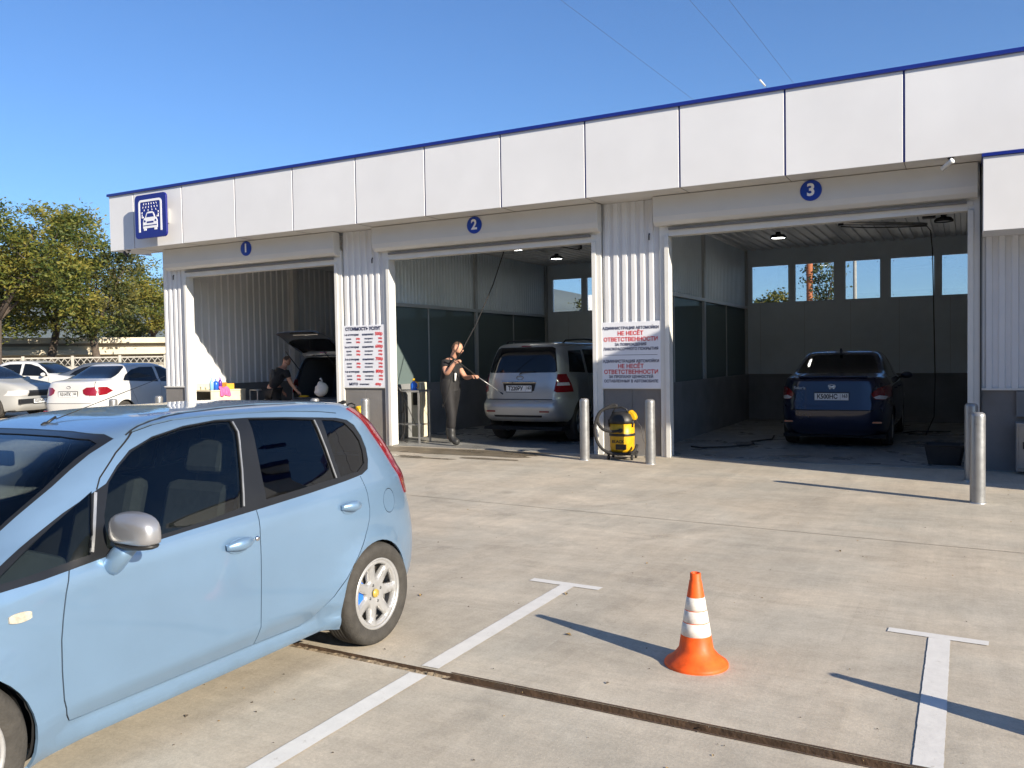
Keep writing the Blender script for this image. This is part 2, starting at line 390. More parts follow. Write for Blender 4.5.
# painted T markings
def road_mark(x,yt,yb,tw,xl,xr,slant=0):
    g=MB(); z=.004; r2=random.Random(int(x*100))
    def strip(p0,p1,wd,n):
        p0=Vector((*p0,z));p1=Vector((*p1,z));d=(p1-p0).normalized();q=Vector((-d.y,d.x,0));prev=None
        for i in range(n+1):
            p=p0+(p1-p0)*i/n; a=g.bm.verts.new(p+q*(wd/2+r2.uniform(-.0012,.0012))); b=g.bm.verts.new(p-q*(wd/2+r2.uniform(-.0012,.0012)))
            if prev: g.bm.faces.new((prev[0],a,b,prev[1]))
            prev=(a,b)
    strip((xl,yt+slant),(xr,yt-slant),tw*.72,30); 
    strip((x,yt-tw*.37),(x,dY(x)+W2+.016),tw,60)
    if yb<dY(x): strip((x,dY(x)-W2-.016),(x,yb),tw,60)
    return g
struct(road_mark(-2.44,5.335,-2,.105,-2.74,-2.20,.012).build('parking_line',M['road_paint']))
struct(road_mark(-.128,5.215,-2,.108,-.392,.11,.014).build('parking_line',M['road_paint']))
# faint slab joints and a tyre-polished seam
g=MB()
for (x0,y0,x1,y1) in ((-12,8.54,9,7.0),):
    g.quad((x0,y0,.0045),(x1,y1,.0045),(x1,y1+.012,.0045),(x0,y0+.012,.0045))
struct(g.build('slab_joint',mat('joint_sealant',(.385,.335,.27),.9,0,.3,4)))
# ------------------------------------------------------------------ building
YW=12.68; YF=11.98; XL=-15.4; XR=9.0; YB=20.5; ZC=4.0; ZT=5.19; ZB=1.07; ZH=3.41
bays=[(-14.62,-10.56),(-9.31,-5.28),(-4.03,.03)]
B=empty('car_wash_building',(0,0,0),0,'long single storey white car wash with three numbered open bays and blue roof trim','car wash')
def corrug_pts(a,b,pitch=.147,dep=.03,top=.062,fl=.016,start=None):
    pts=[];x=start if start is not None else a
    pts.append((a,0))
    while x+top+2*fl<=b+1e-6:
        if x>=a: pts+= [(x,0),(x+fl,dep),(x+fl+top,dep),(x+2*fl+top,0)]
        x+=pitch
    pts.append((b,0)); 
    out=[pts[0]]
    for p in pts[1:]:
        if abs(p[0]-out[-1][0])>1e-5 or abs(p[1]-out[-1][1])>1e-5: out.append(p)
    return out
def corrug(name,m,parent,a,b,z0,z1,base,axis,sgn,pitch=.147,dep=.03,top=.062,start=None,thick=.02):
    """ribbed sheet. axis 'x': runs along x at y=base, ribs towards sgn*y ; 'y': runs along y at x=base"""
    g=MB(); P=corrug_pts(a,b,pitch,dep,top,start=start)
    def V(t,d,z): return (t,base+sgn*d,z) if axis=='x' else (base+sgn*d,t,z)
    lo=[g.bm.verts.new(V(t,d,z0)) for t,d in P]; hi=[g.bm.verts.new(V(t,d,z1)) for t,d in P]
    for k in range(len(P)-1): g.bm.faces.new((lo[k],lo[k+1],hi[k+1],hi[k]))
    return g.build(name,m,parent)
# --- fascia
seams=[-16.15,-15.4+.02,-13.93,-12.46,-10.99,-9.52,-8.05,-6.585,-5.115,-3.64,-2.17,-.70,.77,2.24,3.71,5.18,6.65,8.12,9.0]
bx('fascia_backing',M['blue_trim'],B,-16.14,XR-.01,YF+.022,YF+.05,ZC+.005,ZT-.03)
for a,b in zip(seams,seams[1:]):
    bx('fascia_panel',M['panel_white'],B,a+(.013 if a>-16.1 else 0),b-.013,YF,YF+.03,ZC,ZT-.035,bevel=.004)
bx('fascia_end',M['panel_white'],B,-16.152,-16.12,YF+.03,YW+.3,ZC,ZT-.035)
bx('roof_edge_trim',M['blue_trim'],B,-16.19,XR,YF-.035,YF+.12,ZT-.035,ZT+.018,bevel=.004)
bx('soffit',M['soffit'],B,-16.12,XR,YF+.031,YW+.05,ZC+.003,ZC+.03)
g=MB()
for s in seams[1:-1]: g.box(s-.004,s+.004,YF+.035,YW-.002,ZC-.001,ZC+.002)
g.build('soffit_joint',M['base_grey'],B)
bx('roof',M['roof'],B,XL,XR,YF+.06,YB+.2,ZT-.25,ZT-.18)
# --- pier claddings, base blocks, flashings
piers=[(XL,-14.76,XL+.02),(-10.42,-9.45,None),(-5.14,-4.17,None),(.17,2.6,None)]
for a,b,st in piers:
    corrug('cladding',M['clad_white'],B,a+.02,b-.02,ZB+.015,ZC-.002,YW-.001,'x',-1,start=a+.045)
    bx('pier_core',M['interior_grey'],B,a+.01,b-.01,YW+.002,YW+.10,0,ZC)
    n=max(1,round((b-a)/.62))
    for k in range(n):
        bx('base_panel',M['base_grey'],B,a+.01+(b-a-.02)*k/n+.003,a+.01+(b-a-.02)*(k+1)/n-.003,YW-.012,YW+.001,0.0,ZB-.012,bevel=.002)
    bx('base_flashing',M['frame_white'],B,a+.0,b-.0,YW-.045,YW-.0125,ZB-.012,ZB+.015)
# --- bay frames and shutter boxes
for (a,b),(ba,bb) in zip(bays,[(-15.10,-10.44),(-9.55,-5.12),(-4.21,.135)]):
    jw=.14
    bx('door_jamb',M['frame_white'],B,a-jw,a,YW-.05,YW+.14,0,ZH+.25,bevel=.004)
    bx('door_jamb',M['frame_white'],B,b,b+jw,YW-.05,YW+.14,0,ZH+.25,bevel=.004)
    bx('shutter_guide',M['frame_white'],B,a-.055,a+.012,YW-.078,YW-.05,0,ZH,bevel=.003)
    bx('shutter_guide',M['frame_white'],B,b-.012,b+.055,YW-.078,YW-.05,0,ZH,bevel=.003)
    bx('door_lintel',M['frame_white'],B,a,b,YW-.045,YW+.14,ZH,ZH+.30,bevel=.003)
    bx('lintel_slat',M['frame_white'],B,a-.05,b+.05,YW-.062,YW-.046,ZH+.06,ZH+.115,bevel=.003)
    # box: chamfered profile in (y,z)
    y0=YW-.24;zb=3.56
    poly=[(YW-.045,ZC-.004),(y0,ZC-.004),(y0,zb+.13),(y0+.025,zb+.05),(y0+.09,zb),(YW-.045,zb)]
    s=MB().prism(poly,ba,bb,'yz').build('shutter_box',M['shutter'],B,bevel=.012,segs=3)
    bx('shutter_bottom_bar',M['base_grey'],s,a+.02,b-.02,YW-.10,YW-.065,ZH+.085,ZH+.118)
# --- the side wing at the right of the bays
bx('side_canopy_box',M['panel_white'],B,.185,2.58,11.99,YW-.03,3.05,ZC-.045,bevel=.004)
bx('side_canopy_trim',M['blue_trim'],B,.17,2.575,11.965,YW-.03,ZC-.042,ZC-.004)
# conduit down the right jamb
MB().tube([(.165,YW-.09,ZC-.01),(.165,YW-.09,3.2),(.168,YW-.07,2.9),(.17,YW-.07,0.02)],.009,8).build('conduit',M['cable'],B)
# --- unseen wing further right, shaped to cast the shadow around the third bay
A=empty('annexe_shadow_caster',(0,0,0),0,'unseen annexe wing right of the car wash, shaped to cast the third bay shadow','annexe')
bx('caster_wall',M['clad_white'],A,2.62,12,10.35,19,0,3.82)
bx('caster_fascia',M['panel_white'],A,2.60,6.5,9.62,10.30,4.20,4.84)
bx('caster_trim',M['blue_trim'],A,2.58,6.52,9.58,10.31,4.84,4.89)
bx('caster_soffit',M['soffit'],A,2.62,6.5,9.64,10.29,4.15,4.19)
bx('caster_roof',M['roof'],A,2.64,12,10.51,19,3.825,3.88)
# --- outer walls
bx('side_wall',M['clad_white'],B,XL,XL+.10,YW+.11,YB+.1,0,ZT-.26)
bx('side_wall',M['clad_white'],B,.78,.9,YW+.11,YB+.1,0,ZT-.26)
corrug('inner_cladding',M['clad_white'],B,YW+.12,YB-.02,ZB+.015,ZC-.005,XL+.105,'y',1,pitch=.2,dep=.03,top=.09)
bx('inner_base',M['base_grey'],B,XL+.101,XL+.125,YW+.12,YB-.02,0,ZB+.01)
bx('inner_post',M['frame_white'],B,XL+.13,XL+.25,16.45,16.60,0,ZC-.005)
# floor and ceiling
o=bx('wash_bay_floor',M['floor'],None,XL+.1,.78,YW-.045,YB,.001,.012); struct(o)
g=MB()
P=corrug_pts(XL+.1,.78,.2,.03,.09)
lo=[g.bm.verts.new((t,YW+.14,ZC+.045-d)) for t,d in P]; hi=[g.bm.verts.new((t,YB,ZC+.045-d)) for t,d in P]
for k in range(len(P)-1): g.bm.faces.new((lo[k],lo[k+1],hi[k+1],hi[k]))
g.build('ceiling_sheet',M['ceiling'],B)
# --- back wall with a strip of windows
wins=[(-4.52,-3.62),(-3.53,-2.62),(-2.44,-1.65),(-1.50,-.575),(-.49,.30)]
allw=[(a+o_,b+o_) for o_ in (-10.5,-5.25,0) for a,b in wins]
allw.sort(); z0,z1=2.74,3.665
xp=XL+.1
for a,b in allw+[(.78,.78)]:
    bx('back_wall_pier',M['interior_wall'],B,xp,a,YB,YB+.1,z0,z1); xp=b
bx('back_wall_header',M['interior_wall'],B,XL+.1,.78,YB,YB+.1,z1,ZC+.1)
bx('back_wall',M['interior_wall'],B,XL+.1,.78,YB,YB+.1,ZB+.02,z0)
bx('back_wall_base',M['base_dark'],B,XL+.1,.78,YB-.03,YB+.1,0,ZB+.02)
for k in range(16):
    x=XL+.1+k*1.0
    bx('panel_seam',M['interior_grey'],B,x,x+.006,YB-.006,YB-.001,ZB+.03,z0-.02)
wproto=None
for a,b in allw:
    f=MB().box(a,b,YB-.012,YB+.06,z0,z0+.035).box(a,b,YB-.012,YB+.06,z1-.035,z1).box(a,a+.035,YB-.012,YB+.06,z0+.035,z1-.035).box(b-.035,b,YB-.012,YB+.06,z0+.035,z1-.035)
    for sx in (a+.09,b-.09):
        for sz in (z0+.09,z1-.09): f.box(sx-.008,sx+.008,YB+.012,YB+.018,sz-.008,sz+.008)
    f=f.build('window',M['interior_wall'],B)
    bx('pane',M['window_glass'],f,a+.035,b-.035,YB+.02,YB+.024,z0+.035,z1-.035)
# --- partitions
for xp in (-9.93,-4.64):
    bx('partition_base',M['base_dark'],B,xp-.06,xp+.06,YW+.102,YB-.031,0,ZB+.02)
    for y in (YW+.145,16.68,YB-.13):
        bx('partition_post',M['interior_grey'],B,xp-.055,xp+.055,y,y+.10,ZB+.02,ZC-.0)
    bx('partition_rail',M['frame_white'] if xp>-5 else M['interior_grey'],B,xp-.058,xp+.058,YW+.14,YB-.04,2.635,2.70)
    for ya,yb in ((YW+.245,16.68),(16.78,YB-.13)):
        corrug('partition_cladding',M['interior_wall'],B,ya,yb,2.70,ZC,xp,'y',1,pitch=.12,dep=.018,top=.05)
        mid=(ya+yb)/2
        for c,d in ((ya,mid-.015),(mid+.015,yb)):
            bx('partition_glass',M['partition_glass'],B,xp-.004,xp+.004,c,d,ZB+.02,2.635)
        bx('partition_mullion',M['interior_grey'],B,xp-.02,xp+.02,mid-.015,mid+.015,ZB+.02,2.635)
# ------------------------------------------------------------------ numbers above bays
for i,(x,lab) in enumerate([(-12.66,'round blue disc with white numeral 1 over the first bay'),(-7.36,'round blue disc with white numeral 2 over the second bay'),(-1.905,'round blue disc with white numeral 3 over the third bay')]):
    r=.145
    g=MB(); g.lathe([(.001,.014),(r*.9,.014),(r,.010),(r,0)],40,'y',M=Matrix.Diagonal((1,-1,1,1)))
    t=empty('number_sign',(x,YW-.242,3.845),0,lab,'number sign','bay number discs')
    g.build('disc',M['num_blue'],t)
    text(str(i+1),.235,M['sign_white'],t,(0,-.0165,0),'numeral',bold=.007)
# ------------------------------------------------------------------ boards
def board(name,lab,x0,x1,zb,zt,lines):
    t=empty(name,((x0+x1)/2,YW-.034,zb),0,lab,'sign')
    w_=x1-x0; h_=zt-zb
    bx('panel',M['board'],t,-w_/2,w_/2,-.012,0,0,h_,bevel=.003)
    text_into([(s,sz,x,-.0145,z,al,mi,sx,bd) for s,sz,x,z,al,mi,sx,bd in lines],[M['ink_blue'],M['ink_red']],t,'lettering')
    return t
L=[]; hh=1.05
ls=[(.945,'АДМИНИСТРАЦИЯ АВТОМОЙКИ',.062,0),(.86,'НЕ НЕСЁТ',.088,1),(.765,'ОТВЕТСТВЕННОСТИ',.088,1),(.685,'ЗА ПОВРЕЖДЕНИЯ',.060,0),(.615,'ЛАКОКРАСОЧНОГО ПОКРЫТИЯ',.062,0),
    (.42,'АДМИНИСТРАЦИЯ АВТОМОЙКИ',.062,0),(.34,'НЕ НЕСЁТ',.088,1),(.25,'ОТВЕТСТВЕННОСТИ',.088,1),(.175,'ЗА ПРОПАЖУ ЦЕННОСТЕЙ',.060,0),(.105,'ОСТАВЛЕННЫХ В АВТОМОБИЛЕ',.060,0)]
bd=board('warning_board','white notice board with red and navy Russian liability warning beside the third bay',-5.155,-4.165,ZB+.005,ZB+hh,[(s,sz,0,z,'CENTER',mi,.93 if sz<.08 else 1.0,.0012 if sz<.08 else .002) for z,s,sz,mi in ls])
bx('divider',M['ink_blue'],bd,-.44,.44,-.0135,-.0122,.518,.524)
L=[('СТОИМОСТЬ УСЛУГ',.082,0,1.09,'CENTER',0,1,.004)]
z=.985; pr=['500₽','600₽','700₽','800₽']
for k in range(4):
    L.append((f'{k+1}-я категория',.052,-.44,z,'LEFT',0,1,.002)); L.append(('комплекс',.054,-.02,z,'LEFT',0,1.05,.002)); L.append((pr[k].replace('₽','р'),.082,.455,z+.006,'RIGHT',1,1,.003))
    for j,(a_,p_,b_,q_) in enumerate([('кузов',f'{250+50*k}р','экспресс',f'{150+50*k}р'),('салон',f'{200+50*k}р','пылесос',f'{100+50*k}р')]):
        zz=z-.078-.064*j
        L.append((a_,.044,-.40,zz,'LEFT',0,1,.001)); L.append((p_,.046,-.07,zz,'RIGHT',1,1,.0015)); L.append((b_,.044,.03,zz,'LEFT',0,1,.001)); L.append((q_,.046,.445,zz,'RIGHT',1,1,.0015))
    z-=.232
L.append(('МОТО',.062,-.35,.055,'LEFT',0,1.1,.003)); L.append(('комплекс',.048,-.10,.055,'LEFT',0,1,.001)); L.append(('400р',.066,.40,.055,'RIGHT',1,1,.002))
board('price_board','white price list board with navy and red Russian text between the first two bays',-10.425,-9.455,ZB+.005,ZB+1.165,L)
# ------------------------------------------------------------------ car wash pictogram sign
S=empty('pictogram_sign',(-14.575,11.79,4.135),0,'dark blue rounded square sign with white car under shower pictogram on the roof fascia','sign')
W_=.93;H_=.885
def rrect(cx,cz,w_,h_,r,n=6):
    P=[]
    for (sx,sz,a0) in ((1,1,0),(-1,1,90),(-1,-1,180),(1,-1,270)):
        for k in range(n+1):
            a=R(a0+90*k/n); P.append((cx+sx*(w_/2-r)+r*math.cos(a),cz+sz*(h_/2-r)+r*math.sin(a)))
    return P
for sx in (-.25,.25): bx('standoff',M['steel'],S,sx-.02,sx+.02,.0,.189,.3,.6)
MB().prism(rrect(0,H_/2,W_,H_,.09),-.05,-.005,'xz').build('sign_case',M['sign_blue'],S,bevel=.008)
g=MB(); y0,y1=-.056,-.049
g.prism([(-.345,.13),(-.30,.13),(-.30,.70),(-.345,.70)],y0,y1)
g.prism([(.30,.13),(.345,.13),(.345,.70),(.30,.70)],y0,y1)
def arcband(cx,cz,r0,r1,a0,a1,n=8):
    for k in range(n):
        p=R(a0+(a1-a0)*k/n);q=R(a0+(a1-a0)*(k+1)/n)
        g.prism([(cx+r0*math.cos(p),cz+r0*math.sin(p)),(cx+r1*math.cos(p),cz+r1*math.sin(p)),(cx+r1*math.cos(q),cz+r1*math.sin(q)),(cx+r0*math.cos(q),cz+r0*math.sin(q))],y0,y1)
arcband(-.265,.70,.035,.08,180,90);arcband(.265,.70,.035,.08,90,0)
g.prism([(-.265,.735),(.265,.735),(.265,.78),(-.265,.78)],y0,y1)
g.build('wash_arch_mark',M['sign_white'],S)
g=MB()
for row,(zz,n,sp) in enumerate([(.69,6,.078),(.625,6,.088),(.565,4,.12)]):
    for k in range(n):
        t=(k-(n-1)/2); x=t*sp; sl=x*.12
        g.prism([(x-.005,zz-.017),(x+.005,zz-.017),(x+.005-sl*.6,zz+.017),(x-.005-sl*.6,zz+.017)],y0,y1)
for s in (-1,1):
    for zz in (.515,.46): g.prism([(s*.245-.007,zz-.02),(s*.245+.007,zz-.02),(s*.238+.007,zz+.02),(s*.238-.007,zz+.02)],y0,y1)
g.build('water_drops_mark',M['sign_white'],S)
g=MB()
car=[(-.215,.20),(.215,.20),(.215,.33),(.185,.40),(.15,.415),(.105,.505),(.06,.53),(-.06,.53),(-.105,.505),(-.15,.415),(-.185,.40),(-.215,.33)]
g.prism(car,y0,y1); 
for s in (-1,1):
    g.prism([(s*.19,.41),(s*.25,.41),(s*.25,.45),(s*.20,.44)][::s],y0,y1); g.prism([(s*.12,.155),(s*.195,.155),(s*.195,.199),(s*.12,.199)][::s],y0,y1)
g.build('car_mark',M['sign_white'],S)
g=MB(); ya,yb=-.0585,-.0555
g.prism([(-.115,.42),(.115,.42),(.08,.495),(-.08,.495)],ya,yb)
for s in (-1,1): g.prism([(s*.13,.325),(s*.19,.325),(s*.18,.37),(s*.14,.36)][::s],ya,yb)
g.prism([(-.10,.30),(.10,.30),(.10,.335),(-.10,.335)],ya,yb); g.prism([(-.20,.245),(.20,.245),(.20,.262),(-.20,.262)],ya,yb)
g.build('car_mark_detail',M['sign_blue'],S)
# ------------------------------------------------------------------ surveillance cameras
def cctv(x,y,z,yaw,lab,m1,m2):
    t=empty('surveillance_camera',(x,y,z),0,lab,'camera','surveillance cameras under the fascia')
    MB().lathe([(.001,0),(.045,0),(.045,-.02),(.001,-.02)],16).build('mount',m2,t)
    MB().tube([(0,0,-.02),(0,0,-.06),(-.02,-.03,-.09)],.011,8).build('bracket',m2,t)
    Mx=Matrix.Translation((-.05,-.05,-.115))@Euler((R(62),0,yaw)).to_matrix().to_4x4()
    MB().lathe([(.001,-.10),(.034,-.10),(.036,.07),(.042,.075),(.042,.11),(.036,.112),(.030,.10),(.001,.10)],16,M=Mx).build('housing',m1,t)
    t.scale=(.8,.8,.8)
    return t
cctv(-.17,12.03,ZC,R(55),'small white bullet camera hanging near the third bay corner',M['white_plastic'],M['black_plastic'])
cctv(-15.72,12.1,ZC,R(20),'small black bullet camera hanging under the far left fascia end',M['black_plastic'],M['black_plastic'])
# shutter pull hooks on piers
for x in (-15.0,-9.68,-4.33):
    o=MB().tube([(0,0,.05),(0,-.02,.02),(0,-.02,-.05)],.012,8).build('shutter_lock_hook',M['black_plastic'],B); o.location=(x,YW-.045,3.42)
# ------------------------------------------------------------------ bollards
def bollard(loc,lab,h=.945,r=.073,tilt=0):
    t=empty('bollard',loc,0,lab,'bollard','steel bollards in front of the wash bays')
    MB().lathe([(r,0),(r,h-.045),(r*.97,h-.028),(r*.86,h-.012),(r*.6,h-.002),(.001,h)],28).build('post',M['steel_paint'],t)
    MB().lathe([(r+.012,.0),(r+.01,.008),(r,.012)],28).build('base_collar',M['steel'],t)
    t.rotation_euler[1]=tilt
    return t
bl=[((.107,9.98,0),'thick bollard at right, frontmost of the pair by the third bay corner'),((.055,11.62,0),'bollard hidden behind the frontmost one at the third bay corner'),
((-4.065,11.80,0),'bollard standing just right of the yellow vacuum'),((-5.15,11.90,0),'bollard standing just left of the yellow vacuum'),
((-8.86,11.28,0),'bollard below the price board, its top showing over the blue hatchback'),((-9.83,11.14,0),'bollard before the first bay, cap showing over the blue hatchback roof'),
((-14.04,11.38,0),'bollard at the left building corner beside the white saloon'),((-13.9,10.26,0),'bollard cap seen in front of the white saloon rear wheel')]
for l,s in bl: bollard(l,s)
# ------------------------------------------------------------------ cones
def cone(loc,lab,h=.475):
    t=empty('traffic_cone',loc,0,lab,'traffic cone')
    g=MB(); k=h/.475
    g.lathe([(.163*k,0),(.163*k,.010),(.158*k,.018),(.125*k,.040),(.100*k,.068),(.088*k,.085),(.078*k,.15*k)],40)
    zs=[.15,.365]; 
    def rz(z): return .078-(z-.15)*(.078-.0285)/(.45-.15)
    g2=[(rz(.15)*k,.15*k),(rz(.432)*k,.432*k),(rz(.432)*k-.0035,.438*k),(rz(.445)*k-.002,.472*k),(rz(.45)*k-.006,h),(rz(.45)*k-.011,h-.003),(rz(.44)*k-.012,.42*k)]
    g.lathe(g2,40)
    g.build('body',M['cone'],t)
    for a,b in ((.158,.222),(.226,.284),(.288,.352)):
        MB().lathe([(rz(a)*k,a*k),(rz(a)*k+.0009,a*k+.0004),(rz(b)*k+.0009,b*k-.0004),(rz(b)*k,b*k)],40).build('reflective_band',M['cone_white'],t)
    return t
cone((-1.225,4.235,0),'orange rubber traffic cone with white bands standing on the concrete')
cone((.52,4.0,0),'second orange traffic cone just outside the right edge, casting the long thin shadow')
# ------------------------------------------------------------------ vacuum cleaners
def vacuum(loc,lab,rz=0):
    t=empty('vacuum_cleaner',loc,rz,lab,'vacuum cleaner','yellow industrial vacuum cleaners')
    g=MB(); g.prism(rrect(0,0,.46,.40,.12),.075,.115,'xy'); g.build('chassis',M['black_plastic'],t,bevel=.01)
    for sx in (-.18,.18):
        for sy in (-.15,.15): 
            w_=MB().lathe([(.001,-.015),(.036,-.015),(.038,-.005),(.038,.005),(.036,.015),(.001,.015)],16,'x').build('castor',M['black_rubber'],t); w_.location=(sx,sy,.038)
    MB().lathe([(.001,.115),(.165,.115),(.185,.15),(.19,.35),(.19,.545),(.175,.55),(.001,.55)],36).build('tank',M['yellow'],t)
    MB().lathe([(.196,.36),(.200,.368),(.200,.392),(.196,.40)],36).build('tank_band',M['black_plastic'],t)
    MB().lathe([(.001,.55),(.197,.55),(.205,.57),(.20,.61),(.165,.69),(.12,.72),(.001,.735)],36).build('motor_head',M['black_plastic'],t)
    bx('front_panel',M['black_plastic'],t,-.06,.10,-.196,-.15,.16,.24,bevel=.004)
    for a in (-25,205): MB().tube([(.197*math.cos(R(a)),.197*math.sin(R(a)),.50),(.207*math.cos(R(a)),.207*math.sin(R(a)),.56),(.2*math.cos(R(a)),.2*math.sin(R(a)),.61)],.014,8).build('clamp',M['black_plastic'],t)
    g=MB(); g.prism([(.10,.60),(.22,.60),(.235,.64),(.21,.70),(.15,.755),(.11,.74)],-.07,.07); g.build('switch_cover',M['yellow'],t,bevel=.015)
    MB().tube([(-.14,-.05,.70),(-.10,-.05,.78),(.0,-.05,.80),(.08,-.05,.77),(.10,-.05,.71)],.014,10).build('carry_handle',M['black_plastic'],t)
    # ribbed hose looping round the left side
    pts=[];N_=60
    ctrl=[(.02,-.215,.45),(-.10,-.235,.44),(-.24,-.24,.47),(-.33,-.22,.60),(-.26,-.20,.76),(-.05,-.17,.82),(-.12,-.17,.83),(-.30,-.22,.72),(-.37,-.23,.50),(-.34,-.24,.30),(-.24,-.24,.16),(-.08,-.235,.10),(.10,-.23,.10),(.22,-.2,.14),(.26,-.12,.24)]
    for i in range(len(ctrl)-1):
        p0=Vector(ctrl[max(i-1,0)]);p1=Vector(ctrl[i]);p2=Vector(ctrl[i+1]);p3=Vector(ctrl[min(i+2,len(ctrl)-1)])
        for k in range(8):
            u=k/8; pts.append(.5*((2*p1)+(p2-p0)*u+(2*p0-5*p1+4*p2-p3)*u*u+(3*p1-p0-3*p2+p3)*u**3))
    rs=[.021+(.003 if i%2 else 0) for i in range(len(pts))]
    MB().tube(pts,rs,10).build('hose',M['black_rubber'],t)
    MB().tube([(.02,-.17,.45),(.02,-.225,.45)],.034,14).build('hose_inlet',M['black_plastic'],t)
    MB().tube([(.19,0,.62),(.30,-.02,.50),(.34,-.05,.30),(.42,-.02,.12),(.5,.05,.03),(.42,.15,.012),(.3,.2,.012)],.006,8).build('power_cord',M['cable'],t)
    text('BLACK',.062,M['ink'],t,(-.02,-.2005,.28),'lettering',bold=.002)
    return t
vacuum((-4.66,12.22,0),'yellow and black wet vacuum standing between two bollards below the warning board',R(8))
vacuum((-9.86,12.22,0),'yellow and black vacuum mostly hidden behind the blue hatchback below the price board',R(-8))
# ------------------------------------------------------------------ utility cabinet, tub
t=empty('utility_cabinet',(.75,12.52,0),0,'pale grey metal utility cabinet against the wall at the right edge','cabinet')
bx('carcass',M['steel_paint'],t,-.19,.35,-.14,.10,.04,.66,bevel=.008); bx('cabinet_door',M['steel_paint'],t,-.165,.32,-.155,-.141,.08,.62,bevel=.004); bx('handle',M['black_plastic'],t,-.12,-.10,-.17,-.156,.33,.42)
t=empty('switch_panel',(.85,12.60,.70),0,'dark wall panel above the pale utility cabinet','wall panel')
bx('panel_plate',M['base_dark'],t,-.28,.3,-.0,.06,.02,.345,bevel=.004)
t=empty('plastic_tub',(-.26,13.1,.012),0,'black plastic tub on the floor at the right of the third bay','tub')
g=MB(); g.prism(rrect(0,0,.40,.30,.05),0,.01,'xy'); 
def ringtub(z,w_,d_): return [(x,y,z) for x,y in rrect(0,0,w_,d_,.05)]
prof=[(0,.40,.30),(.26,.50,.38),(.27,.54,.42),(.285,.54,.42),(.275,.47,.35),(.02,.37,.27)]
rings=[[g.bm.verts.new(p) for p in ringtub(*q)] for q in prof]
for A_,B_ in zip(rings,rings[1:]):
    for k in range(len(A_)): g.bm.faces.new((A_[k],A_[(k+1)%len(A_)],B_[(k+1)%len(A_)],B_[k]))
g.build('tub_shell',M['black_plastic'],t)
# ------------------------------------------------------------------ ceiling floodlights and hose booms
def flood(x,y,lab,lit=True):
    t=empty('ceiling_floodlight',(x,y,3.985),0,lab,'ceiling lamp','round ceiling floodlights in the wash bays')
    MB().lathe([(.001,0),(.05,0),(.05,-.04),(.12,-.055),(.155,-.09),(.155,-.125),(.145,-.125),(.14,-.11)],28).build('housing',M['black_plastic'],t)
    MB().lathe([(.001,-.112),(.139,-.112),(.139,-.108)],28).build('lens',M['lens'] if lit else M['white_plastic'],t)
for x,y,s,l in [(-8.45,16.0,'nearer lit round floodlight on the second bay ceiling',1),(-8.44,18.0,'farther lit round floodlight on the second bay ceiling',1),(-3.31,15.7,'nearer round floodlight on the third bay ceiling',0),(-3.29,17.4,'farther round floodlight on the third bay ceiling',1),(-.35,16.9,'round floodlight at the right of the third bay ceiling',0)]:
    flood(x,y,s,l)
def boom(px,py,ex,ey,lab,hose):
    t=empty('hose_boom',(px,py,3.98),0,lab,'hose boom','swivelling hose booms on the bay ceilings')
    MB().lathe([(.001,0),(.10,0),(.10,-.02),(.045,-.03),(.045,-.16),(.001,-.16)],20).build('swivel',M['black_plastic'],t)
    dx,dy=ex-px,ey-py
    MB().tube([(0,0,-.12),(dx*.5,dy*.5,-.13),(dx,dy,-.14)],.032,12).build('boom_arm',M['steel'],t)
    MB().tube([(0,0,-.18),(dx*.3,dy*.3,-.20),(dx*.7,dy*.7,-.19),(dx,dy,-.17)]+hose,.010,8).build('pressure_hose',M['black_rubber'],t)
boom(-1.95,16.0,-.62,16.9,'swivelling boom with a black hose hanging down in the third bay',[(1.39,.95,-.25),(1.42,1.0,-.6),(1.44,1.03,-1.8),(1.46,1.05,-2.9),(1.44,1.1,-3.6),(1.3,1.3,-3.95),(.9,1.7,-3.955),(1.1,2.1,-3.955),(1.7,2.2,-3.955)])
boom(-7.10,16.3,-7.22,13.4,'swivelling boom in the second bay feeding the lance of the worker',[(-.14,-3.05,-.5),(-.28,-3.22,-1.1),(-.55,-3.38,-1.8),(-.80,-3.46,-2.25),(-.88,-3.52,-2.42)])
g=MB().box(-.16,.16,-.12,.12,-.02,.02).box(-.1,.1,-.08,.08,-.16,-.02)
t=empty('ceiling_junction_box',(-.55,15.9,3.96),0,'black fan unit on the third bay ceiling near its right side','fan unit'); g.build('housing',M['black_plastic'],t,bevel=.01)
# loose hose on the floor of bay 3
pts=[(-4.1+.0,14.0,.03),(-3.9,13.9,.025),(-3.5,14.2,.025),(-3.2,14.7,.025),(-3.35,15.2,.025),(-3.1,15.7,.025),(-3.2,16.4,.025)]
tag(MB().tube(pts,.013,8).build('floor_hose',M['black_rubber']),'thin black hose lying on the third bay floor left of the navy saloon','hose')
# ------------------------------------------------------------------ rack by the worker (bay 2)
t=empty('metal_rack',(-9.28,13.15,.012),0,'low grey metal tube rack just inside the second bay','rack')
for x in (-.30,.32):
    for y in (-.16,.2): bx('leg',M['steel_paint'],t,x-.014,x+.014,y-.014,y+.014,0,.98)
bx('top_frame',M['steel_paint'],t,-.33,.35,-.19,-.16,.962,.99); bx('top_frame',M['steel_paint'],t,-.33,.35,.21,.24,.962,.99)
bx('shelf',M['steel_paint'],t,-.30,.32,-.15,.19,.335,.35); bx('shelf',M['steel_paint'],t,-.30,.32,-.15,.19,.955,.962)
t=empty('washer_cabinet',(-9.30,13.62,.012),0,'cream pressure washer cabinet standing behind the metal rack','cabinet')
bx('carcass',M['cream'],t,-.20,.04,-.1,.1,.06,1.12,bevel=.01); bx('front_panel',M['cream'],t,-.17,.01,-.112,-.101,.1,.62,bevel=.004)
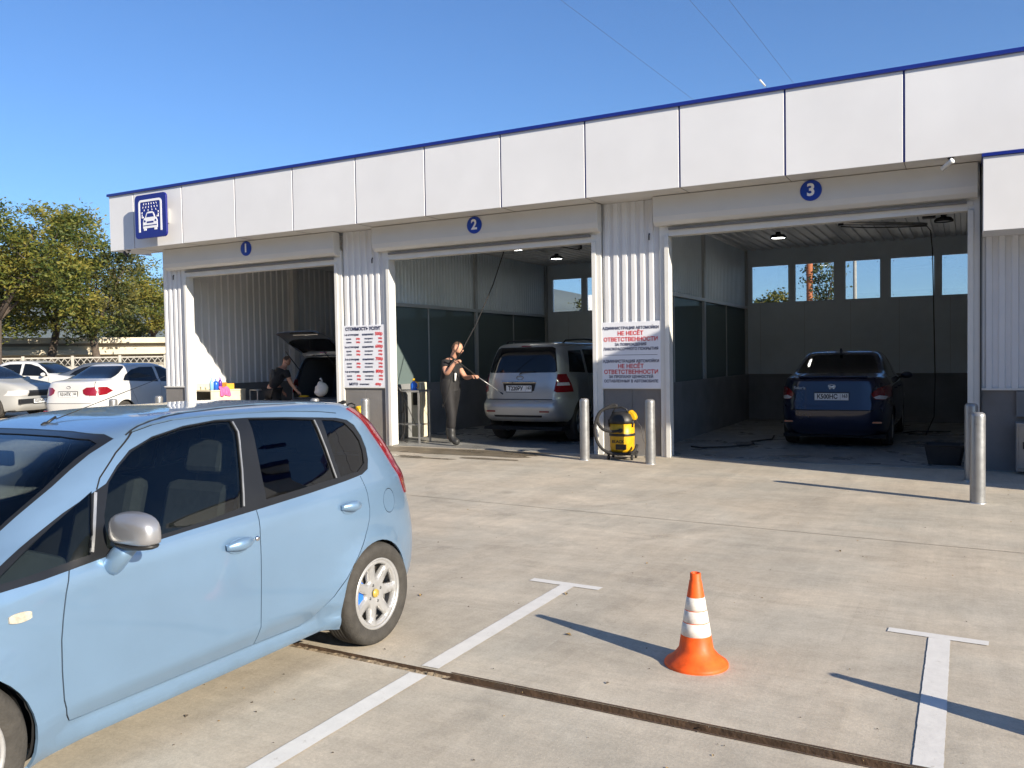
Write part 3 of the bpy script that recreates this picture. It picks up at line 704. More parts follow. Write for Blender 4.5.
bx('gauge_plate',M['black_plastic'],t,-.15,-.01,-.112,-.101,.68,.92)
t=empty('blue_jug',(-9.15,13.12,.99),0,'dark blue jug with yellow cap on the metal rack','jug')
MB().lathe([(.001,0),(.06,0),(.065,.02),(.065,.12),(.04,.16),(.022,.18),(.001,.18)],20).build('jug_body',M['blue_bottle'],t); MB().lathe([(.024,.18),(.026,.225),(.001,.23)],14).build('cap',M['yellow'],t)
MB().tube([(.06,0,.05),(.10,0,.07),(.10,0,.15),(.04,0,.17)],.01,8).build('handle',M['yellow'],t)
t=empty('spray_gun',(-9.45,13.0,.99),0,'dark green spray gun with long lance leaning on the rack','spray gun')
MB().tube([(-.1,-.03,.16),(.05,-.03,.05),(.12,-.03,-.02)],.028,10).build('grip',M['black_plastic'],t); MB().tube([(.1,-.03,0),(.26,-.04,-.28),(.46,-.05,-.66)],.008,8).build('lance',M['black_plastic'],t)
MB().tube([(-.1,-.03,.14),(-.05,-.04,-.2),(.05,-.05,-.42),(.16,-.05,-.40),(.20,-.05,-.22),(.21,-.05,-.5),(.19,-.06,-.78),(.1,-.06,-.9),(.25,-.06,-.96)],.010,8).build('hose',M['black_rubber'],t)
# ------------------------------------------------------------------ counter in bay 1
t=empty('work_counter',(-14.75,13.6,.012),0,'pale counter against the left wall of the first bay','counter')
bx('counter_top',M['cream'],t,-.43,.22,-.45,.55,.93,.96,bevel=.005); bx('front_board',M['cream'],t,.185,.205,-.45,.55,.70,.93); bx('end_board',M['cream'],t,-.41,.205,.51,.53,0,.93)
for y in (-.42,.1): bx('leg',M['steel_paint'],t,.15,.18,y,y+.03,0,.93)
bx('back_upstand',M['cream'],t,-.43,-.41,-.45,.55,.96,1.10)
bx('low_shelf',M['cream'],t,-.41,.15,-.42,.50,.62,.64)
t=empty('steel_trolley',(-14.38,14.35,.012),0,'thin steel frame trolley beside the pale counter','trolley')
for x in (-.1,.13):
    for y in (-.12,.12): MB().tube([(x,y,0),(x,y,.92)],.014,8).build('upright',M['steel'],t)
MB().tube([(-.1,-.12,.92),(.13,-.12,.92),(.13,.12,.92),(-.1,.12,.92),(-.1,-.12,.92)],.014,8).build('top_rail',M['steel'],t)
def bottle(x,y,m,lab,h=.24,r=.035):
    t=empty('bottle',(x,y,.972),0,lab,'bottle','cleaning bottles on the pale counter')
    MB().lathe([(.001,0),(r,0),(r,h*.6),(r*.45,h*.75),(.001,h*.75)],16).build('flask',m,t); MB().lathe([(.014,h*.74),(.014,h*.9),(.001,h*.9)],12).build('neck',m,t)
    g=MB().box(-.035,.012,-.01,.01,h*.9,h); g.build('trigger_head',M['white_plastic'],t)
bottle(-14.60,13.22,M['lblue_bottle'],'light blue spray bottle, nearest the bay door on the counter',.30,.045)
bottle(-14.62,13.36,M['blue_bottle'],'deep blue spray bottle between the light blue and purple ones',.27,.06)
bottle(-14.64,13.50,M['purple_bottle'],'purple spray bottle beside the orange box on the counter',.30,.04)
t=empty('orange_box',(-14.72,13.78,.972),0,'orange cardboard box at the middle of the pale counter','box'); bx('carton',M['orange_box'],t,-.1,.1,-.11,.11,0,.13,bevel=.004); bx('carton_flap',M['orange_box'],t,-.1,.1,-.115,-.111,.10,.16)
t=empty('pink_cloth',(-14.53,13.52,.972),0,'bright pink cloth hanging over the counter front','cloth')
g=MB(); 
prev=None
for i in range(9):
    y=-.14+.035*i; row=[g.bm.verts.new(p) for p in ((-.12,y,.03+.03*math.sin(i*1.9)),(-.02,y,.06+.02*math.sin(i*1.3)),(.012+.006*math.sin(i*2),y,.01),(.02+.01*math.sin(i*2.3),y+.02*math.sin(i),-.07),(.02+.012*math.sin(i*1.7),y+.03*math.sin(i),-.13-.02*math.sin(i*1.1)))]
    if prev:
        for k in range(4): g.bm.faces.new((prev[k],row[k],row[k+1],prev[k+1]))
    prev=row
g.build('cloth_sheet',M['pink_cloth'],t)

# ------------------------------------------------------------------ unseen dark block added behind the camera to limit light on the facade
M['brick']=mat('dark_brick',(.11,.075,.055),.9,0,.2,3)
t=empty('added_brick_block',(-16,-15,0),0,'unseen dark brick block added behind the camera to limit light on the facade','building')
bx('wall',M['brick'],t,-32,30,-10,0,0,9.5); bx('roof',M['roof'],t,-32.4,30.4,-10.4,.4,9.5,9.8)
for k in range(15):
    for zz in (1.2,5.4):
        f=bx('window_frame',M['frame_white'],t,-30+k*4,-28.2+k*4,.0,.05,zz,zz+1.7); bx('pane',M['car_glass_dark'],f,-29.92+k*4,-28.28+k*4,.05,.06,zz+.08,zz+1.62)

# loose grit, leaves and crumbs on the concrete
g=MB(); r3=random.Random(11)
for k in range(500):
    y=r3.uniform(.5,12); x=r3.uniform(-1.55*y-1,.35+.02*y)
    z=.002; q=r3.uniform(.003,.009) if r3.random()<.93 else r3.uniform(.012,.022); a=r3.uniform(0,PI)
    c,d=math.cos(a)*q,math.sin(a)*q
    g.quad((x-c,y-d,z),(x+d*.6,y-c*.6,z+q*.5),(x+c,y+d,z+q*.2),(x-d*.6,y+c*.6,z+q*.6),mi=0 if r3.random()<.6 else 1)
o=g.build('grit',[mat('grit_dark',(.10,.08,.06),.9,0,0),mat('grit_leaf',(.30,.20,.08),.9,0,0)]); o['kind']='stuff'

# faint tyre tracks left by cars turning out of the bays
def tracks(P,gap=1.45,w_=.17):
    g=MB()
    for off in (-gap/2,gap/2):
        prev=None
        Q=[]
        for i in range(len(P)-1):
            for k in range(10):
                t_=k/10; Q.append(Vector((P[i][0]+(P[i+1][0]-P[i][0])*t_,P[i][1]+(P[i+1][1]-P[i][1])*t_,0)))
        for it in range(12): Q=[Q[0]]+[(Q[i-1]+Q[i]*2+Q[i+1])/4 for i in range(1,len(Q)-1)]+[Q[-1]]
        for i in range(len(Q)):
            d=(Q[min(i+1,len(Q)-1)]-Q[max(i-1,0)]).normalized(); n_=Vector((-d.y,d.x,0)); c=Q[i]+n_*off
            a=g.bm.verts.new((c.x-n_.x*w_/2,c.y-n_.y*w_/2,.0065)); b=g.bm.verts.new((c.x+n_.x*w_/2,c.y+n_.y*w_/2,.0065))
            if prev: g.bm.faces.new((prev[0],a,b,prev[1]))
            prev=(a,b)
    struct(g.build('tyre_track',M['track'],recalc=False))
tracks([(-2.0,12.4),(-2.0,9.5),(-3.0,7.2),(-5.5,5.8),(-9,5.2)])
tracks([(-7.2,12.4),(-7.2,9.5),(-5.6,7.0),(-2.2,6.3),(3,6.1)])
tracks([(-1.2,6.2),(-1.25,3.0),(-1.3,-1)],1.4)
# ------------------------------------------------------------------ vehicles: one skin, split along its feature lines
def pchip(xs,ys):
    n=len(xs);h=[xs[i+1]-xs[i] for i in range(n-1)];d=[(ys[i+1]-ys[i])/h[i] for i in range(n-1)]
    m=[0]*n;m[0]=d[0];m[-1]=d[-1]
    for i in range(1,n-1):
        if d[i-1]*d[i]>0:
            w1=2*h[i]+h[i-1];w2=h[i]+2*h[i-1];m[i]=(w1+w2)/(w1/d[i-1]+w2/d[i])
    def f(x):
        x=min(max(x,xs[0]),xs[-1]);i=min(max(bisect.bisect_right(xs,x)-1,0),n-2)
        t=(x-xs[i])/h[i];t2=t*t;t3=t2*t
        return (2*t3-3*t2+1)*ys[i]+(t3-2*t2+t)*h[i]*m[i]+(-2*t3+3*t2)*ys[i+1]+(t3-t2)*h[i]*m[i+1]
    return f
class Prof:
    def __init__(s,T,n):
        s.n=n; s.z=[t[0] for t in T]; S=[0]
        for a,b in zip(T,T[1:]):
            S.append(S[-1]+math.sqrt((b[0]-a[0])**2+(b[1]-a[1])**2+((abs(b[2]-a[2])+abs(b[3]-a[3]))/2)**2))
        s.S=S; s.L=S[-1]
        s.fz=pchip(S,s.z); s.fW=pchip(s.z,[t[1] for t in T]); s.fr=pchip(s.z,[t[2] for t in T]); s.ff=pchip(s.z,[t[3] for t in T])
        s.s_of=pchip(s.z,S)
        # numeric inverse table of fz
        s.tab=[(s.fz(S[-1]*i/1500),S[-1]*i/1500) for i in range(1501)]
        s.tz=[a for a,b in s.tab]
    def s_from_z(s,z):
        i=min(max(bisect.bisect_left(s.tz,z),1),1500); a,b=s.tab[i-1],s.tab[i]
        t=0 if b[0]==a[0] else min(max((z-a[0])/(b[0]-a[0]),0),1); return a[1]+(b[1]-a[1])*t
    def pt(s,phi,sv):
        z=s.fz(sv); W=s.fW(z); r=s.fr(z); f=s.ff(z); c=(r+f)/2; l=(f-r)/2
        ca,sa=math.cos(phi),math.sin(phi); k=(abs(ca)**s.n+abs(sa)**s.n)**(-1/s.n)
        return Vector((W*ca*k,c+l*sa*k,z))
    def side(s,u,z,sg):
        r=s.fr(z); f=s.ff(z); c=(r+f)/2; l=(f-r)/2; un=min(max((u-c)/l,-.9999),.9999)
        xn=(1-abs(un)**s.n)**(1/s.n); phi=math.atan2(un,xn)
        if sg<0: phi=-PI-phi if phi<=0 else -PI-phi
        return (phi,s.s_from_z(z))
    def end(s,x,z,front):
        W=s.fW(z); xn=min(max(x/W,-.9999),.9999); un=(1-abs(xn)**s.n)**(1/s.n)
        phi=math.atan2(un if front else -un,xn)
        if front and phi>PI/2+1e-9: phi-=2*PI
        return (phi,s.s_from_z(z))
    def xat(s,u,z):
        r=s.fr(z); f=s.ff(z); c=(r+f)/2; l=(f-r)/2; un=min(abs((u-c)/l),.9999); return s.fW(z)*(1-un**s.n)**(1/s.n)
    def yrear(s,x,z): 
        W=s.fW(z);r=s.fr(z); f=s.ff(z); c=(r+f)/2; l=(f-r)/2; xn=min(abs(x/W),.9999); return c-l*(1-xn**s.n)**(1/s.n)
def subdiv(P,step,closed=True):
    out=[];n=len(P)
    for i in range(n if closed else n-1):
        a=P[i];b=P[(i+1)%n];k=max(1,int(math.hypot(b[0]-a[0],b[1]-a[1])/step+.5))
        for j in range(k): out.append((a[0]+(b[0]-a[0])*j/k,a[1]+(b[1]-a[1])*j/k))
    if not closed: out.append(P[-1])
    return out
def spline(P,k=5,closed=False):
    out=[];n=len(P);rng=range(n if closed else n-1)
    for i in rng:
        g=(lambda j:P[j%n]) if closed else (lambda j:P[min(max(j,0),n-1)])
        p0,p1,p2,p3=g(i-1),g(i),g(i+1),g(i+2)
        for t in range(k):
            u=t/k
            out.append(tuple(.5*(2*p1[d]+(p2[d]-p0[d])*u+(2*p0[d]-5*p1[d]+4*p2[d]-p3[d])*u*u+(3*p1[d]-p0[d]-3*p2[d]+p3[d])*u**3) for d in (0,1)))
    if not closed: out.append(tuple(P[-1]))
    return out
def strip(P,w_):
    A=[];Bb=[];n=len(P)
    for i in range(n):
        a=P[max(i-1,0)];b=P[min(i+1,n-1)];dx,dy=b[0]-a[0],b[1]-a[1];l=math.hypot(dx,dy) or 1
        A.append((P[i][0]-dy/l*w_/2,P[i][1]+dx/l*w_/2));Bb.append((P[i][0]+dy/l*w_/2,P[i][1]-dx/l*w_/2))
    return A+Bb[::-1]
def circle(cu,cz,r,n=28,a0=0,a1=360):
    return [(cu+r*math.cos(R(a0+(a1-a0)*k/n)),cz+r*math.sin(R(a0+(a1-a0)*k/n))) for k in range(n)]
def pip(poly,X,Y):
    inside=np.zeros(len(X),bool);P=np.array(poly);n=len(P);j=n-1
    for i in range(n):
        xi,yi=P[i];xj,yj=P[j]
        c=((yi>Y)!=(yj>Y))
        with np.errstate(divide='ignore',invalid='ignore'):
            xx=(xj-xi)*(Y-yi)/(yj-yi+1e-30)+xi
        inside^=(c&(X<xx));j=i
    return inside
KP=1.6
def car_skin(root,T,n,feats,paints,step=.07,dphi=3.0,disp=None,lining=False,body_name='body'):
    """feats: (part name, view, polygon, options). Returns dict of part objects."""
    pf=Prof(T,n); loops=[]
    for name,view,poly,op in feats:
        P=subdiv(poly,op.get('sub',.05))
        if view=='side':
            for sg in (1,-1):
                if op.get('only') and op['only']!=sg: continue
                loops.append((name,sg,[pf.side(u,z,sg) for u,z in P],op))
        elif view in('rear','front'):
            if view=='rear': loops.append((name,0,[pf.end(x,z,False) for x,z in P],op))
            else:
                loops.append((name,0,[pf.end(x,z,True) for x,z in P],op))
                Q=[]
                for x,z in P:
                    ph,s_=pf.end(-x,z,True)
                    if ph>0: ph-=2*PI
                    Q.append((ph,s_))
                loops.append((name,0,Q,op))
        elif view=='pz':
            for sg in ((1,-1) if not op.get('single') else (1,)):
                loops.append((name,sg,[((R(p) if sg>0 else -PI-R(p)),pf.s_from_z(z)) for p,z in P],op))
    pts=[];edges=[]
    def add(P):
        i0=len(pts)
        pts.extend(P); m=len(P)
        edges.extend([(i0+k,i0+(k+1)%m) for k in range(m)])
    lo,hi=-1.5*PI,.5*PI
    nphi=int(360/dphi); ns=int(pf.L/step)
    box=[(lo+(hi-lo)*k/nphi,0.) for k in range(nphi)]+[(hi,pf.L*k/ns) for k in range(ns)]+[(hi-(hi-lo)*k/nphi,pf.L) for k in range(nphi)]+[(lo,pf.L-pf.L*k/ns) for k in range(ns)]
    add([(a*KP,b) for a,b in box])
    fp=[]
    for nm,sg,P,op in loops:
        Q=[(min(max(a,lo),hi)*KP,min(max(b,0),pf.L)) for a,b in P]; add(Q); fp+=Q
    fpa=np.array(fp) if fp else np.zeros((0,2))
    cell=.022; occ=set((int(a/cell),int(b/cell)) for a,b in fp)
    for i in range(1,nphi):
        for j in range(1,ns):
            a=(lo+(hi-lo)*i/nphi)*KP; b=pf.L*j/ns; ca,cb=int(a/cell),int(b/cell)
            if any((ca+di,cb+dj) in occ for di in (-1,0,1) for dj in (-1,0,1)): continue
            pts.append((a,b))
    vs,es,fs,*_=delaunay_2d_cdt([Vector(p) for p in pts],edges,[],0,1e-6,False)
    V2=np.array([(v.x,v.y) for v in vs]); F=np.array([f for f in fs if len(f)==3])
    V3=np.array([pf.pt(a/KP,b) for a,b in V2])
    # merge the seam
    key={};rem=np.arange(len(V3))
    for i,p in enumerate(V3):
        if abs(p[0])<2e-3 or V2[i,1]>pf.L-1e-6:
            k=(round(p[0],4)+0.,round(p[1],4),round(p[2],4))
            if k in key: rem[i]=key[k]
            else: key[k]=i
    cen=(V2[F[:,0]]+V2[F[:,1]]+V2[F[:,2]])/3
    lab=np.full(len(F),-1); 
    for li,(nm,sg,P,op) in enumerate(loops):
        ins=pip([(a*KP,b) for a,b in P],cen[:,0],cen[:,1]); lab[ins]=li
    F=rem[F]; ok=(F[:,0]!=F[:,1])&(F[:,1]!=F[:,2])&(F[:,0]!=F[:,2]); F=F[ok]; lab=lab[ok]
    def vnorm(V):
        fn=np.cross(V[F[:,1]]-V[F[:,0]],V[F[:,2]]-V[F[:,0]]); N=np.zeros_like(V)
        for k in range(3): np.add.at(N,F[:,k],fn)
        l=np.linalg.norm(N,axis=1); l[l==0]=1; return N/l[:,None]
    Nn=vnorm(V3)
    cen0=V3.mean(0); 
    if ((V3-cen0)*Nn).sum()<0: F=F[:,::-1]; Nn=-Nn
    if disp:
        d=np.array([disp(*p) for p in V3]); V3=V3+Nn*d[:,None]; Nn=vnorm(V3)
    groups={}
    for li in range(-1,len(loops)):
        idx=np.where(lab==li)[0]
        if not len(idx): continue
        if li<0: k=(body_name,0)
        else: k=(loops[li][0],loops[li][1] if loops[li][3].get('split',True) else 0)
        if k[0]=='_cut': continue
        if k[0]==body_name: k=(body_name,0)
        groups.setdefault(k,[]).extend(idx.tolist())
    opt={};
    for nm,sg,P,op in loops: opt[nm]=op
    parts={}
    def make(name,idx,off,rim,m,parent):
        f=F[idx]; used,inv=np.unique(f,return_inverse=True); f=inv.reshape(-1,3)
        V=V3[used]+Nn[used]*off; Nv=Nn[used]; nv=len(V)
        verts=[tuple(v) for v in V]; faces=[tuple(q) for q in f]; nsm=len(faces)
        if rim:
            ed={}
            for a,b,c in faces:
                for e in((a,b),(b,c),(c,a)): ed[e]=1
            bd=[e for e in ed if (e[1],e[0]) not in ed]
            m2={}
            for a,b in bd:
                for q in (a,b):
                    if q not in m2: m2[q]=len(verts); verts.append(tuple(V[q]-Nv[q]*rim))
                faces.append((b,a,m2[a],m2[b]))
        me=bpy.data.meshes.new(name); me.from_pydata(verts,[],faces)
        me.polygons.foreach_set('use_smooth',[True]*len(faces)); me.update()
        # custom normals
        ln=np.zeros((len(me.loops),3)); li=0
        for pi,p in enumerate(me.polygons):
            if pi<nsm:
                for l in p.loop_indices: ln[l]=Nv[me.loops[l].vertex_index]
            else:
                for l in p.loop_indices: ln[l]=p.normal
        me.normals_split_custom_set([tuple(x) for x in ln])
        me.materials.append(m); o=bpy.data.objects.new(name,me); link(o,parent); return o
    body=None
    for (nm,sg),idx in sorted(groups.items(),key=lambda q:(q[0][0]!=body_name)):
        op=opt.get(nm,{}); m=op.get('mat') or paints
        par=root
        if op.get('under') and op['under'] in parts: par=parts[op['under']]
        o=make(nm,idx,op.get('off',0),op.get('rim',.012),m,par)
        parts.setdefault(nm,o); parts[(nm,sg)]=o
    if lining:
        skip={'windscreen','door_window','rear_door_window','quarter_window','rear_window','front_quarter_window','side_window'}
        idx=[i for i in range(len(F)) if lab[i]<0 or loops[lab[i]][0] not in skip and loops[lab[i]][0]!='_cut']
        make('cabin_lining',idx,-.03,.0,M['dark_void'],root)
    parts['prof']=pf
    return parts
def wheel(root,x,u,z,r,w_,side,spokes=7,style='alloy',rim_r=None,rim_mat=None):
    """side: +1 outer face towards +x"""
    rr_=rim_r or r*.68; t=empty('wheel',(x,u,z)); t.parent=root; t.rotation_euler=(0,0,0 if side>0 else PI)
    # tyre, outer face at local +x = 0
    hw=w_
    prof=[(rr_,-.012),(rr_+.012,-.002),(r*.86,.004),(r*.94,-.002),(r*.985,-.02),(r,-.04)]
    for k in range(5):
        a=-.04-(hw-.08)*(k+.0)/5; b=-.04-(hw-.08)*(k+1)/5
        prof+=[(r,a-.004),(r-.008,a-.006),(r-.008,a-.012),(r,a-.014)] if k else [(r,a-.01)]
    prof+=[(r,-hw+.04),(r*.97,-hw+.01),(r*.85,-hw),(rr_,-hw+.01)]
    MB().lathe(prof,56,'x').build('tyre',M['tyre'],t)
    # rim face with openings, dished
    rm=rim_mat or M['alloy']
    R1=rr_; 
    loops=[];ring=[(R1*.93*math.cos(2*PI*k/72),R1*.93*math.sin(2*PI*k/72)) for k in range(72)]
    for s in range(spokes):
        a=2*PI*(s+.5)/spokes; half=PI/spokes
        hole=[]
        r0,r1=R1*.36,R1*.84
        for k in range(7): th=a-half*.72+half*1.44*k/6; hole.append((r1*math.cos(th),r1*math.sin(th)))
        for k in range(4): 
            th=a+half*(.66-.36*k/3)*1; rad=r1-.03*0-(r1-r0)*(k+1)/4.4; hole.append((rad*math.cos(th),rad*math.sin(th)))
        for k in range(4):
            th=a-half*(.30+.36*k/3); rad=r1-(r1-r0)*(4-k)/4.4; hole.append((rad*math.cos(th),rad*math.sin(th)))
        loops.append(hole)
    pts=[];edges=[]
    for P in [ring]+loops:
        i0=len(pts);pts+=P;edges+=[(i0+k,i0+(k+1)%len(P)) for k in range(len(P))]
    for rad in (.12,.24,.35,.5,.65,.78,.88):
        for k in range(36):
            q=(R1*rad*math.cos(2*PI*k/36),R1*rad*math.sin(2*PI*k/36))
            if min((q[0]-p[0])**2+(q[1]-p[1])**2 for p in pts)>(.006)**2: pts.append(q)
    vs,es,fs,*_=delaunay_2d_cdt([Vector(p) for p in pts],edges,[],0,1e-6,False)
    V=np.array([(v.x,v.y) for v in vs]);Fx=np.array([f for f in fs if len(f)==3]);c=(V[Fx[:,0]]+V[Fx[:,1]]+V[Fx[:,2]])/3
    keep=np.hypot(c[:,0],c[:,1])<R1*.93
    for P in loops: keep&=~pip(P,c[:,0],c[:,1])
    Fx=Fx[keep]
    def dp(rad): q=rad/R1; return -.020-.012*max(0,1-((q-.45)/.45)**2)*1.0-.012*(q<.2)+.006*q
    g=bmesh.new(); vv=[g.verts.new((dp(math.hypot(*p)),p[0],p[1])) for p in V]
    for f in Fx:
        try: fc=g.faces.new([vv[i] for i in f]); fc.smooth=True
        except ValueError: pass
    be=[e for e in g.edges if len(e.link_faces)==1]
    ret=bmesh.ops.extrude_edge_only(g,edges=be); nv=[q for q in ret['geom'] if isinstance(q,bmesh.types.BMVert)]
    for q in nv: q.co.x-=.032; l=math.hypot(q.co.y,q.co.z)
    for q in [v for v in g.verts if not v.link_faces]: g.verts.remove(q)
    b=MB(); b.bm.free(); b.bm=g
    b.lathe([(R1*.93,dp(R1*.93)),(R1*.955,-.010),(R1*1.0,-.008),(R1*1.005,-.014),(R1*.96,-.02),(R1*.95,-hw+.03)],56,'x')
    b.build('rim',rm,t)
    h=MB(); h.lathe([(.001,-.018),(R1*.11,-.020),(R1*.125,-.028)],24,'x'); h.build('hub_cap',M['hub_badge'] if style=='hero' else rm,t)
    if style=='hero':
        g=MB()
        for k in range(4):
            a=2*PI*k/4+.4; g.lathe([(.001,-.027),(.009,-.028),(.0095,-.04)],8,'x',M=Matrix.Translation((0,R1*.26*math.cos(a),R1*.26*math.sin(a))))
        g.build('wheel_nut',M['alloy_d'],t)
        MB().lathe([(.001,-.085),(R1*.78,-.085),(R1*.78,-.10),(.001,-.10)],32,'x').build('brake_disc',M['brake'],t)
        g=MB(); 
        for sg in (1,): g.prism([(-R1*.45*math.cos(a),R1*.45*math.sin(a)) for a in [R(-40+80*k/8) for k in range(9)]]+[(-R1*.88*math.cos(a),R1*.88*math.sin(a)) for a in [R(40-80*k/8) for k in range(9)]],-.082,-.045,'yz')
        g.build('brake_caliper',M['brake_blue'],t)
    else: MB().lathe([(.001,-.07),(R1*.93,-.07)],32,'x').build('brake_drum',M['dark_void'],t)
    return t
def wells(root,W,us,z,r,uz=None):
    for u in us:
        for s in (1,-1):
            g=MB(); x1=s*(W-.07); x0=s*(W-.34); n=28; A=[];Bv=[]
            for k in range(n+1):
                a=R(-8+196*k/n); A.append(g.bm.verts.new((x1,u+r*math.cos(a),z+r*math.sin(a)))); Bv.append(g.bm.verts.new((x0,u+r*math.cos(a),z+r*math.sin(a))))
            for k in range(n): g.bm.faces.new((A[k],A[k+1],Bv[k+1],Bv[k]))
            g.bm.faces.new(Bv)
            g.build('wheel_arch_liner',M['dark_void'],root)
def plate(root,x,y,z,s,w_=.52,h_=.112,face=-1,rz=None):
    p=bx('number_plate',M['plate'],root,-w_/2,w_/2,-.008,0,-h_/2,h_/2,bevel=.003); p.location=(x,y,z)
    if face>0: p.rotation_euler=(0,0,PI)
    bx('plate_frame',M['black_plastic'],p,-w_/2-.012,w_/2+.012,.001,.012,-h_/2-.012,h_/2+.016)
    text(s[0],h_*.92,M['ink'],p,(-.065,-.0095,0),'registration',bold=.003,sx=.86); text(s[1],h_*.66,M['ink'],p,(w_/2-.06,-.0095,.012),'region_code',bold=.002,sx=.86)
    bx('plate_divider',M['ink'],p,w_/2-.125,w_/2-.122,-.0095,-.0082,-h_/2+.006,h_/2-.006)
    return p
def oval_badge(root,x,y,z,a,b,m=None):
    g=MB(); n=28
    for k in range(n):
        p=2*PI*k/n;q=2*PI*(k+1)/n
        o1=[(a*math.cos(p),b*math.sin(p)),(a*math.cos(q),b*math.sin(q)),(a*.82*math.cos(q),b*.76*math.sin(q)),(a*.82*math.cos(p),b*.76*math.sin(p))]
        g.prism(o1,-.01,0)
    bg=g.build('badge',m or M['chrome'],root); bg.location=(x,y,z); return bg
# ---------------------------------------------------------------- the blue hatchback (heading -Y, its left side towards us)
HY=2.42; U=lambda Y:HY-Y
TH=[(0.17,.745,4.24,.80),(.22,.775,4.31,.74),(.35,.79,4.40,.69),(.50,.79,4.42,.70),(.65,.788,4.40,.76),(.75,.782,4.37,.86),(.84,.768,4.345,1.10),(.90,.75,4.32,1.40),(.95,.733,4.295,1.58),(1.05,.692,4.25,1.75),(1.15,.652,4.185,1.92),(1.25,.612,4.105,2.12),(1.31,.575,4.02,2.29),(1.342,.54,3.93,2.44),(1.358,.49,3.82,2.56),(1.369,.40,3.64,2.72),(1.376,.26,3.38,2.88),(1.379,.004,3.15,3.0)]
hero=empty('blue_hatchback',(-3.69,HY,0),PI,'light blue five door hatchback parked in the left foreground, silver door mirror','car')
T=[(z,W,U(r),U(f)) for z,W,r,f in TH]
def Y2(P): return [(U(a),b) for a,b in P]
rw=(3.768,.276); fw=(1.478,.276); ra=.310
G_=M['tint_glass']; BK=M['trim_black']
